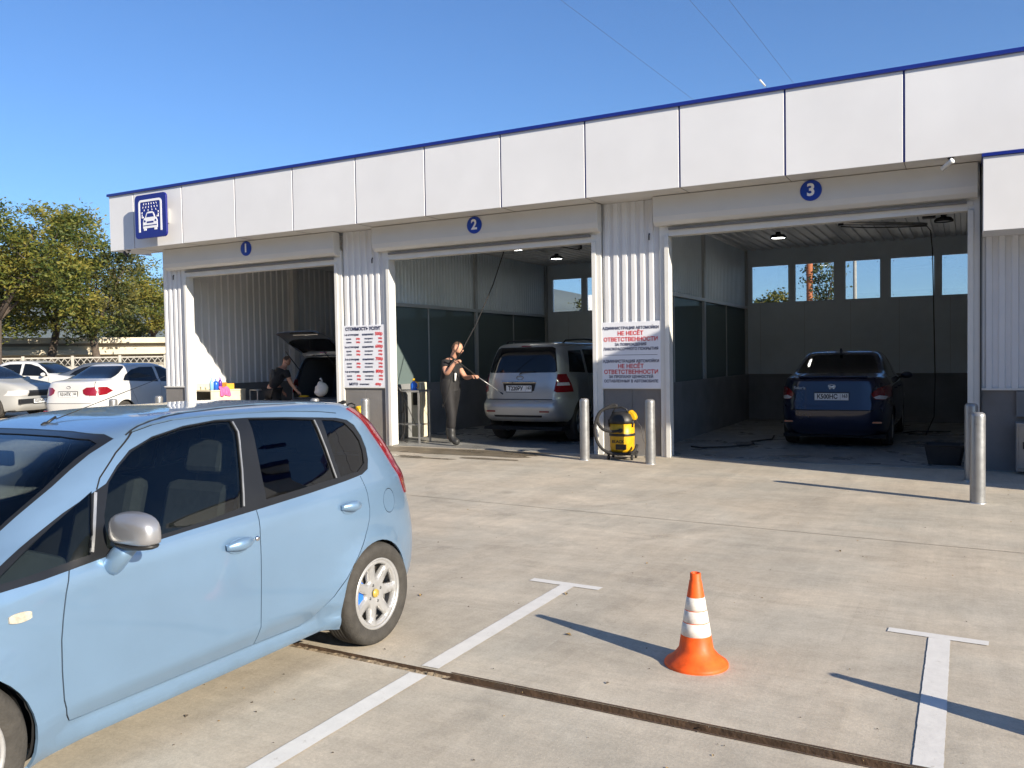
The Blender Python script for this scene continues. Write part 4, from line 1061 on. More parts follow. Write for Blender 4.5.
feats=[
 ('rear_bumper','pz',[(-36,.19),(-36,.40),(-38.5,.56),(-90,.60),(-141.5,.56),(-144,.40),(-144,.19)],{'single':1}),
 ('tailgate','rear',[(-.60,.56),(.60,.56),(.62,.80),(.60,1.0),(.50,1.31),(-.50,1.31),(-.60,1.0),(-.62,.80)],{}),
 ('rear_door','side',Y2([(2.878,.263),(3.19,.257),(3.262,.272),(3.40,.368),(3.49,.440),(3.586,.534),(3.66,.61),(3.70,.665),(3.728,.72),(3.736,.77),(3.73,.85),(3.71,.935),(3.60,1.0),(3.60,1.29),(3.56,1.318),(3.30,1.336),(3.02,1.344),(2.99,1.25),(2.93,.98),(2.91,.91),(2.896,.65),(2.88,.315)]),{}),
 ('front_door','side',Y2([(1.93,.280),(2.0,.268),(2.40,.264),(2.872,.263),(2.874,.315),(2.890,.65),(2.904,.91),(2.924,.98),(2.984,1.25),(3.014,1.344),(2.80,1.345),(2.634,1.341),(2.52,1.328),(2.41,1.305),(2.29,1.23),(2.185,1.142),(2.15,1.09),(2.06,1.04),(1.93,.97),(1.95,.84),(1.927,.76),(1.910,.67),(1.900,.594),(1.898,.48),(1.902,.373),(1.915,.31)]),{}),
 ('window_surround','side',Y2([(1.60,.812),(1.85,.826),(2.104,.853),(2.50,.878),(2.92,.900),(3.30,.922),(3.574,.942),(3.734,.958),(3.80,.98),(3.835,1.03),(3.853,1.09),(3.848,1.16),(3.815,1.225),(3.765,1.258),(3.68,1.276),(3.54,1.288),(3.30,1.307),(3.056,1.322),(2.85,1.326),(2.655,1.313),(2.476,1.281),(2.35,1.236),(2.27,1.180),(2.20,1.118),(2.0,1.035),(1.764,.918),(1.60,.835)]),{'mat':BK,'off':-.003,'rim':.012}),
 ('front_quarter_window','side',Y2([(1.66,.842),(1.764,.897),(1.95,1.0),(2.135,1.098),(2.05,.875),(1.80,.85)]),{'mat':G_,'off':-.009,'rim':0}),
 ('door_window','side',Y2([(2.122,.882),(2.15,1.0),(2.214,1.120),(2.28,1.178),(2.359,1.231),(2.476,1.276),(2.655,1.308),(2.843,1.321),(2.935,1.318),(2.94,1.265),(2.89,1.08),(2.832,.925),(2.62,.903),(2.408,.889)]),{'mat':G_,'off':-.010,'rim':0}),
 ('rear_door_window','side',Y2([(3.050,1.317),(3.28,1.303),(3.490,1.281),(3.508,1.12),(3.512,.968),(3.25,.952),(2.990,.937),(3.02,1.12)]),{'mat':M['privacy_glass'],'off':-.010,'rim':0}),
 ('quarter_window','side',Y2([(3.555,1.274),(3.65,1.266),(3.735,1.246),(3.79,1.19),(3.818,1.14),(3.815,1.08),(3.79,1.015),(3.71,.978),(3.555,.970)]),{'mat':M['privacy_glass'],'off':-.008,'rim':0}),
 ('window_seal','side',Y2(strip([(2.058,.882),(2.10,.98),(2.148,1.092)],.011)),{'mat':M['steel'],'off':.001}),
 ('door_window_seal','side',Y2(strip([(2.842,.928),(2.90,1.09),(2.948,1.262),(2.943,1.31)],.008)),{'mat':M['steel'],'off':.001}),
 ('rear_window_seal','side',Y2(strip([(3.517,.968),(3.513,1.12),(3.497,1.278)],.008)),{'mat':M['steel'],'off':.001}),
 ('windscreen_frame','front',[(0,1.314),(.3,1.312),(.48,1.303),(.538,1.284),(.590,1.129),(.620,.996),(.63,.945),(0,.925)],{'mat':BK,'off':-.002}),
 ('windscreen','front',[(0,1.298),(.3,1.296),(.47,1.287),(.522,1.271),(.577,1.125),(.608,.996),(.616,.955),(0,.94)],{'mat':M['screen_glass'],'off':-.006,'rim':0}),
 ('rear_window','rear',[(-.50,1.0),(.50,1.0),(.46,1.27),(-.46,1.27)],{'mat':M['privacy_glass'],'off':-.004,'rim':0,'under':'tailgate'}),
 ('tail_lamp','pz',[(-39.2,1.315),(-40.2,1.25),(-40.8,1.15),(-41.3,1.05),(-42.2,.95),(-43.4,.86),(-44.8,.79),(-47.5,.785),(-49.5,.86),(-50,.95),(-49,1.05),(-47.5,1.15),(-45.5,1.25),(-42.5,1.315)],{'mat':M['lamp_red'],'off':.007,'rim':.02}),
 ('headlamp','pz',[(38,.62),(42,.76),(52,.76),(66,.66),(64,.56),(45,.54)],{'mat':M['lamp_clear'],'off':.003}),
 ('grille','front',[(0,.62),(.30,.62),(.27,.50),(0,.50)],{'mat':M['black_plastic'],'off':-.01}),
 ('side_sill','side',Y2([(1.82,.155),(1.82,.243),(2.6,.243),(3.498,.243),(3.498,.155)]),{}),
 ('fuel_flap','side',Y2([(3.94+.062*math.cos(2*PI*k/24),.782+.068*math.sin(2*PI*k/24)) for k in range(24)]),{'only':-1}),
 ('side_indicator','side',Y2([(1.752+.040*max(-1,min(1,1.25*math.cos(2*PI*k/20))),.720+.018*math.sin(2*PI*k/20)) for k in range(20)]),{'mat':M['indicator'],'off':.008,'rim':.01}),
]
GW=.0055
for P in ([(1.93,.280),(2.0,.268),(2.40,.264),(2.876,.263),(3.19,.257),(3.262,.272),(3.40,.368),(3.49,.440),(3.586,.534),(3.66,.61),(3.70,.665),(3.728,.72),(3.736,.77),(3.73,.85),(3.712,.952)],
          [(1.951,.838),(1.927,.76),(1.910,.67),(1.900,.594),(1.898,.48),(1.902,.373),(1.915,.31),(1.932,.278)],
          [(2.876,.263),(2.877,.315),(2.893,.65),(2.907,.898)],
          [(2.155,1.10),(2.185,1.142),(2.29,1.23),(2.41,1.305),(2.52,1.328),(2.634,1.341),(2.80,1.345),(3.02,1.344),(3.30,1.336),(3.56,1.318),(3.70,1.30)]):
    feats.append(('panel_gap','side',Y2(strip(subdiv(P,.04,False),GW)),{'mat':M['dark_void'],'off':-.010,'rim':0,'sub':.04}))
ringp=lambda r_,z_,n=24:[(3.94+r_*math.cos(2*PI*k/n),.782+z_*math.sin(2*PI*k/n)) for k in range(n+1)]
feats.append(('panel_gap','side',Y2(ringp(.064,.070)+ringp(.060,.066)[::-1]),{'mat':M['dark_void'],'off':-.006,'rim':0,'only':-1,'sub':.05}))
feats.append(('roof_gutter','side',Y2(strip(subdiv([(2.375,1.294),(2.42,1.313),(2.47,1.328),(2.546,1.343),(2.65,1.356),(2.765,1.363),(3.05,1.369),(3.312,1.370),(3.55,1.364),(3.72,1.352)],  .05,False),.005)),{'mat':M['black_plastic'],'off':-.004,'rim':.01,'sub':.05}))
feats.append(('_cut','side',Y2(circle(rw[0],rw[1],ra,40)),{'sub':.03}))
feats.append(('_cut','side',Y2(circle(fw[0],fw[1],ra+.005,40)),{'sub':.03}))
feats.append(('_cut','side',Y2([(fw[0]-.20,.16),(fw[0]+.29,.16),(fw[0]+.30,.30),(fw[0]-.30,.30)]),{}))
feats.append(('_cut','side',Y2([(rw[0]-.27,.16),(rw[0]+.20,.16),(rw[0]+.29,.30),(rw[0]-.30,.30)]),{}))
def hdisp(x,u,z):
    Y=HY-u; d=0
    if z<.95 and abs(x)>.6:
        for c in (rw,fw):
            r_=math.hypot(Y-c[0],z-c[1])
            if r_>ra-.02: d+=.016*math.exp(-((r_-ra)/.045)**2)
        if 1.8<Y<3.5:
            e=min(1,(Y-1.8)/.2)*min(1,(3.5-Y)/.14)
            if z<.243: d+=.020*min(1,(.243-z)/.018)*e
            zc=.345+.02*(Y-2.4)
            if z<zc: d-=.46*(zc-max(z,.262))*e
        # belt shoulder
        d+=.006*math.exp(-((z-.80-.045*(Y-2))/.05)**2)
    return d
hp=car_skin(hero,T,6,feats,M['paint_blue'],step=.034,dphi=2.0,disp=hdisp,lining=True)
wells(hero,.79,[U(rw[0]),U(fw[0])],.272,ra+.012)
bx('underbody',M['dark_void'],hero,-.66,.66,U(4.1),U(.95),.19,.21)
for Yw in (rw[0],fw[0]):
    for s in (-1,1):
        wheel(hero,s*.792,U(Yw+.012),.283,.286,.195,s,7,'hero',rim_r=.198)
# sills
# door handles
for (Yc,zc,rot) in ((2.762,.768,-2),(3.562,.808,4)):
    for s in (-1,1):
        d=hp['front_door' if Yc<3 else 'rear_door',s]
        X=s*(hp['prof'].xat(U(Yc),zc)+.010)
        sc=MB(); sc.sphere((0,0,0),1,(.005,.070,.036),24,12); o=sc.build('handle_recess',M['paint_blue'],d); o.location=(X-s*.004,U(Yc),zc-.004)
        h=MB(); n=14
        h.tube([(s*(.004+.026*math.sin(PI*k/n)),-.078+.156*k/n,.004*math.sin(PI*k/n)) for k in range(n+1)],[.011+.011*math.sin(PI*k/n) for k in range(n+1)],12)
        o=h.build('handle',M['paint_blue'],d); o.location=(X-s*.004,U(Yc),zc+.003); o.rotation_euler=(R(rot)*1,0,0); o.scale=(1,1,1.25)
        if Yc<3:
            k=MB().lathe([(.001,.006),(.010,.006),(.012,0)],16,'x').build('key_lock',M['chrome'],d); k.location=(X-s*.006,U(Yc+.115),zc+.006)
            if s<0: k.rotation_euler=(0,0,PI)
# door mirrors
for s in (-1,1):
    t=empty('door_mirror',(s*.755,U(2.13),.852)); t.parent=hero; t.scale=(.93,.93,.93)
    g=MB(); g.tube([(0,.0,-.055),(s*.02,.0,-.035),(s*.06,-.01,.01),(s*.10,-.03,.05)],[.038,.045,.044,.034],14); g.build('mirror_arm',M['paint_blue'],t)
    g=MB(); g.sphere((s*.135,-.03,.112),1,(.135,.075,.080),28,16)
    for v in g.bm.verts:
        cc=Vector((s*.135,-.03,.112)); d=v.co-cc; q=[d.x/.135,d.y/.075,d.z/.080]
        n_=(abs(q[0])**3+abs(q[1])**3+abs(q[2])**3)**(1/3) or 1; l=math.sqrt(q[0]**2+q[1]**2+q[2]**2) or 1
        kk=l/n_; v.co=cc+d*kk*.96
        if s*v.co.x>.135: v.co.z-=.010*((s*v.co.x-.135)/.13)
    for v in g.bm.verts:
        if v.co.y<-.045: v.co.y=-.045-(v.co.y+.045)*-.15
        if v.co.z<.075: v.co.z=.075+(v.co.z-.075)*.45
    g.build('mirror_shell',M['mirror_silver'],t)
    g=MB(); g.sphere((s*.135,-.028,.055),1,(.118,.06,.022),20,10); g.build('mirror_base',M['black_plastic'],t)
    g=MB(); g.sphere((s*.135,-.054,.108),1,(.098,.004,.045),20,10); g.build('mirror_glass',M['chrome'],t)
# antenna
MB().lathe([(.015,0),(.013,.012),(.006,.020),(.001,.022)],16,M=Matrix.Diagonal((1,1.7,1,1))).build('antenna_base',M['black_plastic'],hero,loc=(-.0,U(2.375),1.318))
MB().tube([(0,0,.012),(0,-.05,.04)],[.007,.006],8).build('antenna_stub',M['black_plastic'],hero,loc=(-.0,U(2.375),1.318))
MB().tube([(0,-.05,.03),(0,-.66,.21)],[.0026,.0016],6).build('antenna_rod',M['black_plastic'],hero,loc=(0,U(2.375),1.318))
# wiper, interior
MB().tube([(-.45,U(1.56),.962),(-.1,U(1.64),1.0),(.25,U(1.66),1.01)],.008,6).build('wiper',M['black_plastic'],hero)
g=MB(); g.prism([(U(1.5),.80),(U(1.5),.92),(U(1.85),.93),(U(2.02),.86),(U(2.05),.70),(U(1.9),.5)],-.66,.66,'yz'); g.build('dashboard',M['dash'],hero,bevel=.02)
for x in (-.34,.34):
    for Yc in (2.62,3.42):
        g=MB(); g.box(x-.23,x+.23,U(Yc+.20),U(Yc-.26),.30,.50); g.build('seat_cushion',M['seat'],hero,bevel=.05)
        g=MB(); Mx=Matrix.Translation((x,U(Yc+.22),.46))@Euler((R(14),0,0)).to_matrix().to_4x4()
        g.box(-.23,.23,-.06,.06,0,.56,M=Mx); g.build('seat_back',M['seat'],hero,bevel=.05)
        g=MB(); g.box(-.13,.13,-.045,.045,.60,.77,M=Mx); g.build('headrest',M['seat'],hero,bevel=.03)
g=MB(); Mx=Matrix.Translation((.34,U(2.17),.86))@Euler((R(65),0,0)).to_matrix().to_4x4(); 
g.lathe([(.165+.013*math.cos(2*PI*k/8),.013*math.sin(2*PI*k/8)) for k in range(8)],32,M=Mx,close=True); g.tube([Mx@Vector((-.16,0,0)),Mx@Vector((.16,0,0))],.014,8); g.build('steering_wheel',M['black_plastic'],hero)
bx('interior_mirror',M['black_plastic'],hero,-.12,.12,U(2.16),U(2.13),1.17,1.235,bevel=.01)
# ---------------------------------------------------------------- generic background vehicles
def suv(name,lab,loc,rz,pm,W=.90,zs=1.05,open_gate=False,pl=('Т220РУ','163'),glassm=None,lower=None):
    root=empty(name,loc,rz,lab,'car'); GL=glassm or M['car_glass_dark']
    k=W/.91
    T=[(.37,.84,-2.12,2.14),(.43,.885,-2.23,2.22),(.50,.905,-2.28,2.27),(.62,.91,-2.31,2.28),(.70,.91,-2.29,2.28),(.735,.905,-2.21,2.27),(.86,.905,-2.20,2.22),(.98,.895,-2.18,1.95),(1.08,.875,-2.155,1.40),(1.14,.855,-2.13,1.12),(1.3,.815,-2.07,.90),(1.48,.765,-1.99,.66),(1.60,.725,-1.91,.48),(1.655,.69,-1.83,.34),(1.68,.63,-1.72,.20),(1.70,.48,-1.45,0),(1.71,.01,-.7,-.3)]
    T=[(z*zs,w_*k,r,f) for z,w_,r,f in T]
    Z=lambda P:[(a,b*zs) for a,b in P]; XZ=lambda P:[(a*k,b*zs) for a,b in P]
    wr=.37*zs/1.03; wz=wr; au=[-1.36,1.36]
    fe=[('rear_bumper','pz',[(p,z*zs) for p,z in [(-36,.39),(-36,.60),(-39,.74),(-90,.735),(-141,.74),(-144,.60),(-144,.39)]],{'single':1}),
    ('bumper_insert','rear',XZ([(-.5,.485),(.5,.485),(.48,.45),(-.48,.45)]),{'mat':M['black_plastic'],'off':.002}),
    ('tailgate','rear',XZ([(-.66,.76),(.66,.76),(.70,.9),(.71,1.1),(.71,1.2),(.67,1.45),(.61,1.64),(.52,1.66),(-.52,1.66),(-.61,1.64),(-.67,1.45),(-.71,1.2),(-.71,1.1),(-.70,.9)]),{}),
    ('rear_window','rear',XZ([(-.70,1.21),(-.66,1.19),(.66,1.19),(.70,1.21),(.65,1.42),(.60,1.59),(.54,1.615),(-.54,1.615),(-.60,1.59),(-.65,1.42)]),{'mat':GL,'off':.004,'rim':.01,'under':'tailgate'}),
    ('tail_lamp','pz',[(p,z*zs) for p,z in [(-41.5,1.16),(-40,1.0),(-39,.86),(-50,.86),(-52.5,.88),(-51,1.0),(-48.5,1.16)]],{'mat':M['lamp_red'],'off':.010,'rim':.02}),
    ('lamp_band','pz',[(p,z*zs) for p,z in [(-41.5,1.02),(-41.1,.97),(-50.2,.97),(-49.6,1.02)]],{'mat':M['lamp_clear'],'off':.013,'rim':.003}),
    ('side_window','side',Z([(-1.75,1.19),(-1.10,1.17),(-1.08,1.56),(-1.62,1.55)]),{'mat':GL,'off':.002,'rim':.008}),
    ('rear_door_window','side',Z([(-.98,1.16),(-.08,1.13),(-.10,1.57),(-.98,1.57)]),{'mat':GL,'off':.002,'rim':.008}),
    ('door_window','side',Z([(.02,1.13),(.98,1.12),(.62,1.42),(.35,1.56),(.0,1.57)]),{'mat':GL,'off':.002,'rim':.008}),
    ('windscreen','front',XZ([(0,1.62),(.5,1.60),(.60,1.4),(.70,1.17),(0,1.16)]),{'mat':GL,'off':.002,'rim':.006}),
    ('headlamp','pz',[(40,.80*zs),(42,.95*zs),(58,.95*zs),(60,.80*zs)],{'mat':M['lamp_clear'],'off':.004}),
    ('grille','front',XZ([(0,.92),(.34,.92),(.3,.74),(0,.74)]),{'mat':M['black_plastic'],'off':.003}),
    ('panel_gap','side',Z(strip([(-.03,.36),(-.03,1.12)],.012)),{'mat':M['dark_void'],'off':-.006,'rim':0}),
    ('panel_gap','side',Z(strip([(-1.04,1.15),(-1.06,.9),(-.95,.6)],.012)),{'mat':M['dark_void'],'off':-.006,'rim':0}),
    ('panel_gap','rear',XZ(strip([(-.66,.745),(.66,.745)],.014)),{'mat':M['dark_void'],'off':-.008,'rim':0})]
    for u in au: fe.append(('_cut','side',circle(u,wz,wr+.045,28),{})); fe.append(('_cut','side',[(u-.36,.2),(u+.36,.2),(u+.38,.36),(u-.38,.36)],{}))
    def dd(x,u,z):
        d=0
        if abs(x)>.6 and z<1:
            for c in au:
                r_=math.hypot(u-c,z-wz)
                if r_>wr: d+=.022*math.exp(-((r_-wr-.06)/.05)**2)
        return d
    p=car_skin(root,T,6.5,fe,pm,step=.08,dphi=3.2,disp=dd)
    wells(root,W,au,wz,wr+.06); bx('underbody',M['dark_void'],root,-W+.1,W-.1,-2.1,2.1,.24,.30)
    for u in au:
        for s in (-1,1): wheel(root,s*(W-.02),u,wz,wr,.23,s,6,'bg',rim_r=wr*.66)
    pf=p['prof']
    for s in (-1,1):
        MB().tube([(s*.60*k,-1.55,1.675*zs),(s*.61*k,-1.45,1.73*zs),(s*.62*k,-.6,1.755*zs),(s*.62*k,-.1,1.74*zs),(s*.61*k,0.02,1.69*zs)],.017,8).build('roof_rail',M['black_plastic'],root)
        t=empty('door_mirror',(s*(W-.05),.95,1.12*zs)); t.parent=root
        g=MB().sphere((s*.14,0,.04),1,(.12,.06,.085),18,10).build('mirror_shell',pm,t); MB().tube([(0,0,0),(s*.1,0,.02)],.025,8).build('mirror_arm',M['black_plastic'],t)
    gate=p['tailgate']
    def onrear(nm,m,x,z,fn,par,off=.0): pass
    yr=lambda x,z: pf.yrear(x,z)
    z_=.915*zs
    par=gate
    g=MB(); g.prism([(-.30,.86*zs),(.30,.86*zs),(.33,1.02*zs),(-.33,1.02*zs)],yr(0,z_)-.004,yr(0,z_)+.02); g.build('plate_recess',M['black_plastic'],par)
    plate(par,0,yr(0,z_)-.010,.925*zs,pl)
    g=MB(); g.box(-.35,.35,yr(0,1.03*zs)-.035,yr(0,1.03*zs)+.01,1.015*zs,1.05*zs); g.build('handle_bar',M['chrome'],par,bevel=.01)
    oval_badge(par,0,yr(0,1.105*zs)-.002,1.105*zs,.075,.038)
    if not open_gate:
        MB().tube([(-.02,yr(0,1.18*zs)-.02,1.165*zs),(.05,yr(0,1.2*zs)-.03,1.20*zs),(.30,yr(.3,1.23*zs)-.03,1.21*zs)],.010,6).build('rear_wiper',M['black_plastic'],root)
    for s in (-1,1): bx('reflector',M['lamp_red'],root,s*.55*k-.09,s*.55*k+.09,yr(.5,.55*zs)-.008,yr(.5,.55*zs)+.02,.535*zs,.56*zs)
    bx('high_brake_lamp',M['lamp_red'],gate,-.10,.10,pf.yrear(0,1.635*zs)-.012,pf.yrear(0,1.635*zs)+.02,1.628*zs,1.645*zs,bevel=.004)
    if open_gate:
        hy,hz=-1.80,1.68*zs
        Rt=Matrix.Translation((0,hy,hz))@Euler((R(-98),0,0)).to_matrix().to_4x4()@Matrix.Translation((0,-hy,-hz))
        gate.matrix_local=Rt
        # luggage bay
        g=MB()
        x0=.60*k; za,zb=.74*zs,1.60*zs
        g.quad((-x0,-2.12,za),(x0,-2.12,za),(x0,-.9,za),(-x0,-.9,za))
        g.quad((-x0,-.9,za),(x0,-.9,za),(x0,-.9,zb),(-x0,-.9,zb))
        for s in (-1,1): g.quad((s*(x0+.05),-2.15,za),(s*(x0+.02),-.9,za),(s*(x0-.1),-.9,zb),(s*(x0-.08),-1.85,zb))
        g.quad((-x0+.08,-1.85,zb),(x0-.08,-1.85,zb),(x0-.1,-.9,zb),(-x0+.1,-.9,zb))
        g.build('luggage_bay',M['dash'],root,recalc=False)
        for s in (-1,1): MB().tube([(s*.60*k,-1.95,1.32*zs),(s*.58*k,-2.45,1.78*zs)],.012,8).build('gas_strut',M['black_plastic'],root)
    return root
def sedan(name,lab,loc,rz,pm,W=.82,L=4.35,zs=1.0,pl=('К500НС','163'),boxy=False,badge=True,wagon=False,spoiler=False,n=6.0,step=.09,wide_lamp=False):
    root=empty(name,loc,rz,lab,'car'); GL=M['car_glass_dark']; k=W/.82; lk=L/4.35
    T=[(.20,.76,-1.98,2.0),(.30,.80,-2.11,2.12),(.42,.815,-2.165,2.17),(.58,.825,-2.175,2.175),(.72,.825,-2.14,2.15),(.86,.82,-2.11,2.03),(.96,.80,-2.09,1.75),(1.03,.77,-2.075,1.38),(1.08,.745,-2.05,1.12),(1.105,.73,-1.90,1.04),(1.13,.715,-1.68,.98),(1.20,.69,-1.42,.86),(1.30,.65,-1.20,.66),(1.40,.60,-1.0,.42),(1.46,.555,-.86,.24),(1.49,.48,-.70,.08),(1.505,.3,-.5,-.1),(1.51,.004,-.35,-.25)]
    if wagon: 
        T=[(z,w_,(r if z<1.0 else -2.10+(z-1.0)*.62 if z<1.49 else r-.9),f) for z,w_,r,f in T]
    if boxy:
        T=[(z,w_*(1.0 if z<1 else 1.03),r,(f if z<.7 else (f+.10 if z<.97 else f+.02))) for z,w_,r,f in T]
    T=[(z*zs,w_*k,r*lk,f*lk) for z,w_,r,f in T]
    Z=lambda P:[(a*lk,b*zs) for a,b in P]; XZ=lambda P:[(a*k,b*zs) for a,b in P]; PZ=lambda P:[(a,b*zs) for a,b in P]
    wr=.305*zs; wz=wr; au=[-1.27*lk,1.30*lk]
    fe=[('rear_bumper','pz',PZ([(-36,.22),(-36,.55),(-38,.70),(-52,.70),(-58,.60),(-90,.585),(-122,.60),(-128,.70),(-142,.70),(-144,.55),(-144,.22)]),{'single':1})]
    if wagon:
        fe+=[('tailgate','rear',XZ([(-.60,.60),(.60,.60),(.60,1.0),(.50,1.42),(-.50,1.42),(-.60,1.0)]),{}),
        ('rear_window','rear',XZ([(-.56,1.05),(.56,1.05),(.48,1.38),(-.48,1.38)]),{'mat':GL,'off':.002,'rim':.006,'under':'tailgate'}),
        ('side_window','side',Z([(-1.80,1.04),(-1.02,1.03),(-1.0,1.40),(-1.62,1.38)]),{'mat':GL,'off':.002,'rim':.006})]
    else:
        fe+=[('boot_lid','rear',XZ([(-.58,.60),(.58,.60),(.52,.80),(.60,.98),(.58,1.09),(-.58,1.09),(-.60,.98),(-.52,.80)]),{}),
        ('rear_window','rear',XZ([(-.60,1.15),(.60,1.15),(.57,1.26),(.50,1.40),(.44,1.435),(-.44,1.435),(-.50,1.40),(-.57,1.26)]),{'mat':GL,'off':.002,'rim':.006})]
    fe+=[('tail_lamp','pz',PZ([(-35,.97),(-41,.965),(-50,.93),(-56,.85),(-53,.76),(-45,.745),(-38,.80)] if not boxy else [(-40,.95),(-54,.95),(-54,.72),(-40,.72)]),{'mat':M['lamp_red'],'off':.008,'rim':.02}),
    ('lamp_reverse','pz',PZ([(-42,.80),(-50,.82),(-54,.79),(-52,.765),(-45,.755)]),{'mat':M['lamp_clear'],'off':.010,'rim':.004}),
    ('rear_door_window','side',Z([(-1.25,1.09),(-.75,1.06),(-.09,1.03),(-.10,1.40),(-.55,1.40),(-.85,1.34),(-1.10,1.22)] if not wagon else [(-.94,1.03),(-.06,1.02),(-.06,1.41),(-.92,1.41)]),{'mat':GL,'off':.002,'rim':.006}),
    ('door_window','side',Z([(.0,1.03),(.95,1.0),(.75,1.16),(.50,1.31),(.20,1.40),(.0,1.41)]),{'mat':GL,'off':.002,'rim':.006}),
    ('windscreen','front',XZ([(0,1.44),(.42,1.43),(.52,1.34),(.60,1.2),(.665,1.09),(0,1.07)]),{'mat':GL,'off':.002,'rim':.006}),
    ('headlamp','pz',PZ([(38,.62),(40,.76),(58,.76),(60,.62)] if boxy else [(36,.66),(42,.82),(56,.76),(62,.66),(45,.62)]),{'mat':M['lamp_clear'],'off':.006}),
    ('grille','front',XZ([(0,.76),(.46,.76),(.46,.60),(0,.60)] if boxy else [(0,.74),(.3,.74),(.26,.62),(0,.62)]),{'mat':M['black_plastic'],'off':.004}),
    ('panel_gap','side',Z(strip([(-.04,.26),(-.04,1.02)],.012)),{'mat':M['dark_void'],'off':-.006,'rim':0}),
    ('panel_gap','side',Z(strip([(1.0,.99),(.98,.7),(.92,.30)],.012)),{'mat':M['dark_void'],'off':-.006,'rim':0}),
    ('panel_gap','side',Z(strip([(-1.08,1.06),(-1.05,.85),(-.88,.55)],.012)),{'mat':M['dark_void'],'off':-.006,'rim':0})]
    if not wagon: fe.append(('panel_gap','rear',XZ(strip([(-.60,1.085),(-.62,.98),(-.54,.80),(-.60,.595),(.60,.595),(.54,.80),(.62,.98),(.60,1.085)],.012)),{'mat':M['dark_void'],'off':-.006,'rim':0}))
    if wide_lamp:
        fe=[q for q in fe if q[0] not in('tail_lamp','lamp_reverse')]
        fe.append(('tail_lamp','pz',PZ([(-42,.96),(-50,.965),(-60,.955),(-65,.90),(-64,.82),(-60,.775),(-50,.76),(-43,.79),(-39,.87)]),{'mat':M['lamp_red'],'off':.008,'rim':.02}))
    for u in au: fe.append(('_cut','side',circle(u,wz,wr+.035,28),{})); fe.append(('_cut','side',[(u-.30,.15),(u+.30,.15),(u+.32,.30),(u-.32,.30)],{}))
    p=car_skin(root,T,n if not boxy else 9,fe,pm,step=step,dphi=3.4)
    wells(root,W,au,wz,wr+.05); bx('underbody',M['dark_void'],root,-W+.08,W-.08,-1.95*lk,1.95*lk,.17,.22)
    for u in au:
        for s in (-1,1): wheel(root,s*(W-.02),u,wz,wr,.19,s,5 if boxy else 8,'bg',rim_r=wr*.64,rim_mat=M['alloy'] if not boxy else M['alloy_d'])
    pf=p['prof']; yr=pf.yrear
    plate(root,0,yr(0,.80*zs)-.012,.80*zs,pl)
    if badge:
        oval_badge(root,0,yr(0,.96*zs)-.004,.96*zs,.06,.032)
    if spoiler: bx('boot_spoiler',pm,root,-.50*k,.50*k,yr(0,1.09*zs)-.02,yr(0,1.09*zs)+.12,1.092*zs,1.118*zs,bevel=.01)
    if spoiler: MB().prism([(-.95*lk,1.462*zs),(-.80*lk,1.487*zs),(-.90*lk,1.545*zs),(-.93*lk,1.545*zs)],-.018,.018,'yz').build('roof_fin_antenna',M['black_plastic'],root,bevel=.006)
    for s in (-1,1):
        t=empty('door_mirror',(s*(W-.06),.86*lk,1.02*zs)); t.parent=root
        MB().sphere((s*.13,0,.04),1,(.105,.055,.065),18,10).build('mirror_shell',pm,t); MB().tube([(0,0,0),(s*.1,0,.02)],.022,8).build('mirror_arm',M['black_plastic'],t)
        if not boxy:
            bx('rear_reflector',M['lamp_red'],root,s*.60*k-.11,s*.60*k+.11,yr(.6*k,.42*zs)-.010,yr(.6*k,.42*zs)+.02,.40*zs,.425*zs)
        for uu in (.10,-.85):
            h=MB().tube([(s*.0,-.075,0),(s*.022,0,0),(s*.0,.075,0)],.012,8).build('handle',pm,root); h.location=(s*(pf.xat(uu*lk,.90*zs)+.004),uu*lk,.90*zs)
    if boxy:
        plate(root,0,2.20*lk,.46*zs,pl,face=1)
        bx('front_bumper_strip',M['black_plastic'],root,-.74*k,.74*k,2.13*lk,2.20*lk,.40,.53,bevel=.01)
    return root
suv('silver_offroader',"silver sport utility car facing away in the second bay, being hosed down",(-7.17,15.80,.012),0,M['paint_silver'],W=.90,zs=1.085)
s2=suv('dark_offroader','sport utility car in the first bay with its tailgate raised and boot open',(-12.62,16.45,.012),0,M['paint_grey'],W=.84,zs=1.0,open_gate=True,pl=('М418ОК','163'))
nv=sedan('navy_saloon','dark navy saloon parked nose in inside the third bay',(-1.93,16.70,.012),0,M['paint_navy'],W=.875,zs=1.06,spoiler=True,pl=('К500НС','163'))
text('H',.10,M['chrome'],nv,(0,-2.10,1.005),'emblem_letter',bold=.004,sx=1.2,depth=.004)
text('Solaris',.07,M['chrome'],nv,(-.50,-2.11,.99),'model_script',bold=.001,depth=.003)
sedan('white_saloon','white saloon with black side glass parked beside the left end of the car wash',(-18.6,14.35,.10),R(12),M['paint_white'],W=.85,L=4.4,zs=1.0,pl=('А314ТК','163'),wide_lamp=True,step=.07)
sedan('silver_estate','old silver grey boxy estate at the far left, dark grille towards the white saloon',(-24.75,14.0,.14),R(-90+15),M['paint_cream'],W=.81,L=4.1,zs=1.0,boxy=True,wagon=True,badge=False,pl=('В207МР','63'))
sedan('pale_saloon','pale saloon with arched roof seen behind the silver grey estate',(-28.6,18.2,.14),R(-90+20),M['paint_white'],W=.86,L=4.5,zs=1.06,pl=('С552ЕН','163'),step=.12)
sedan('grey_saloon','dark grey saloon partly hidden behind the white saloon roof',(-26.4,19.6,.14),R(-90+40),M['paint_grey'],W=.84,L=4.4,zs=1.0,pl=('О093ВА','163'),step=.12)
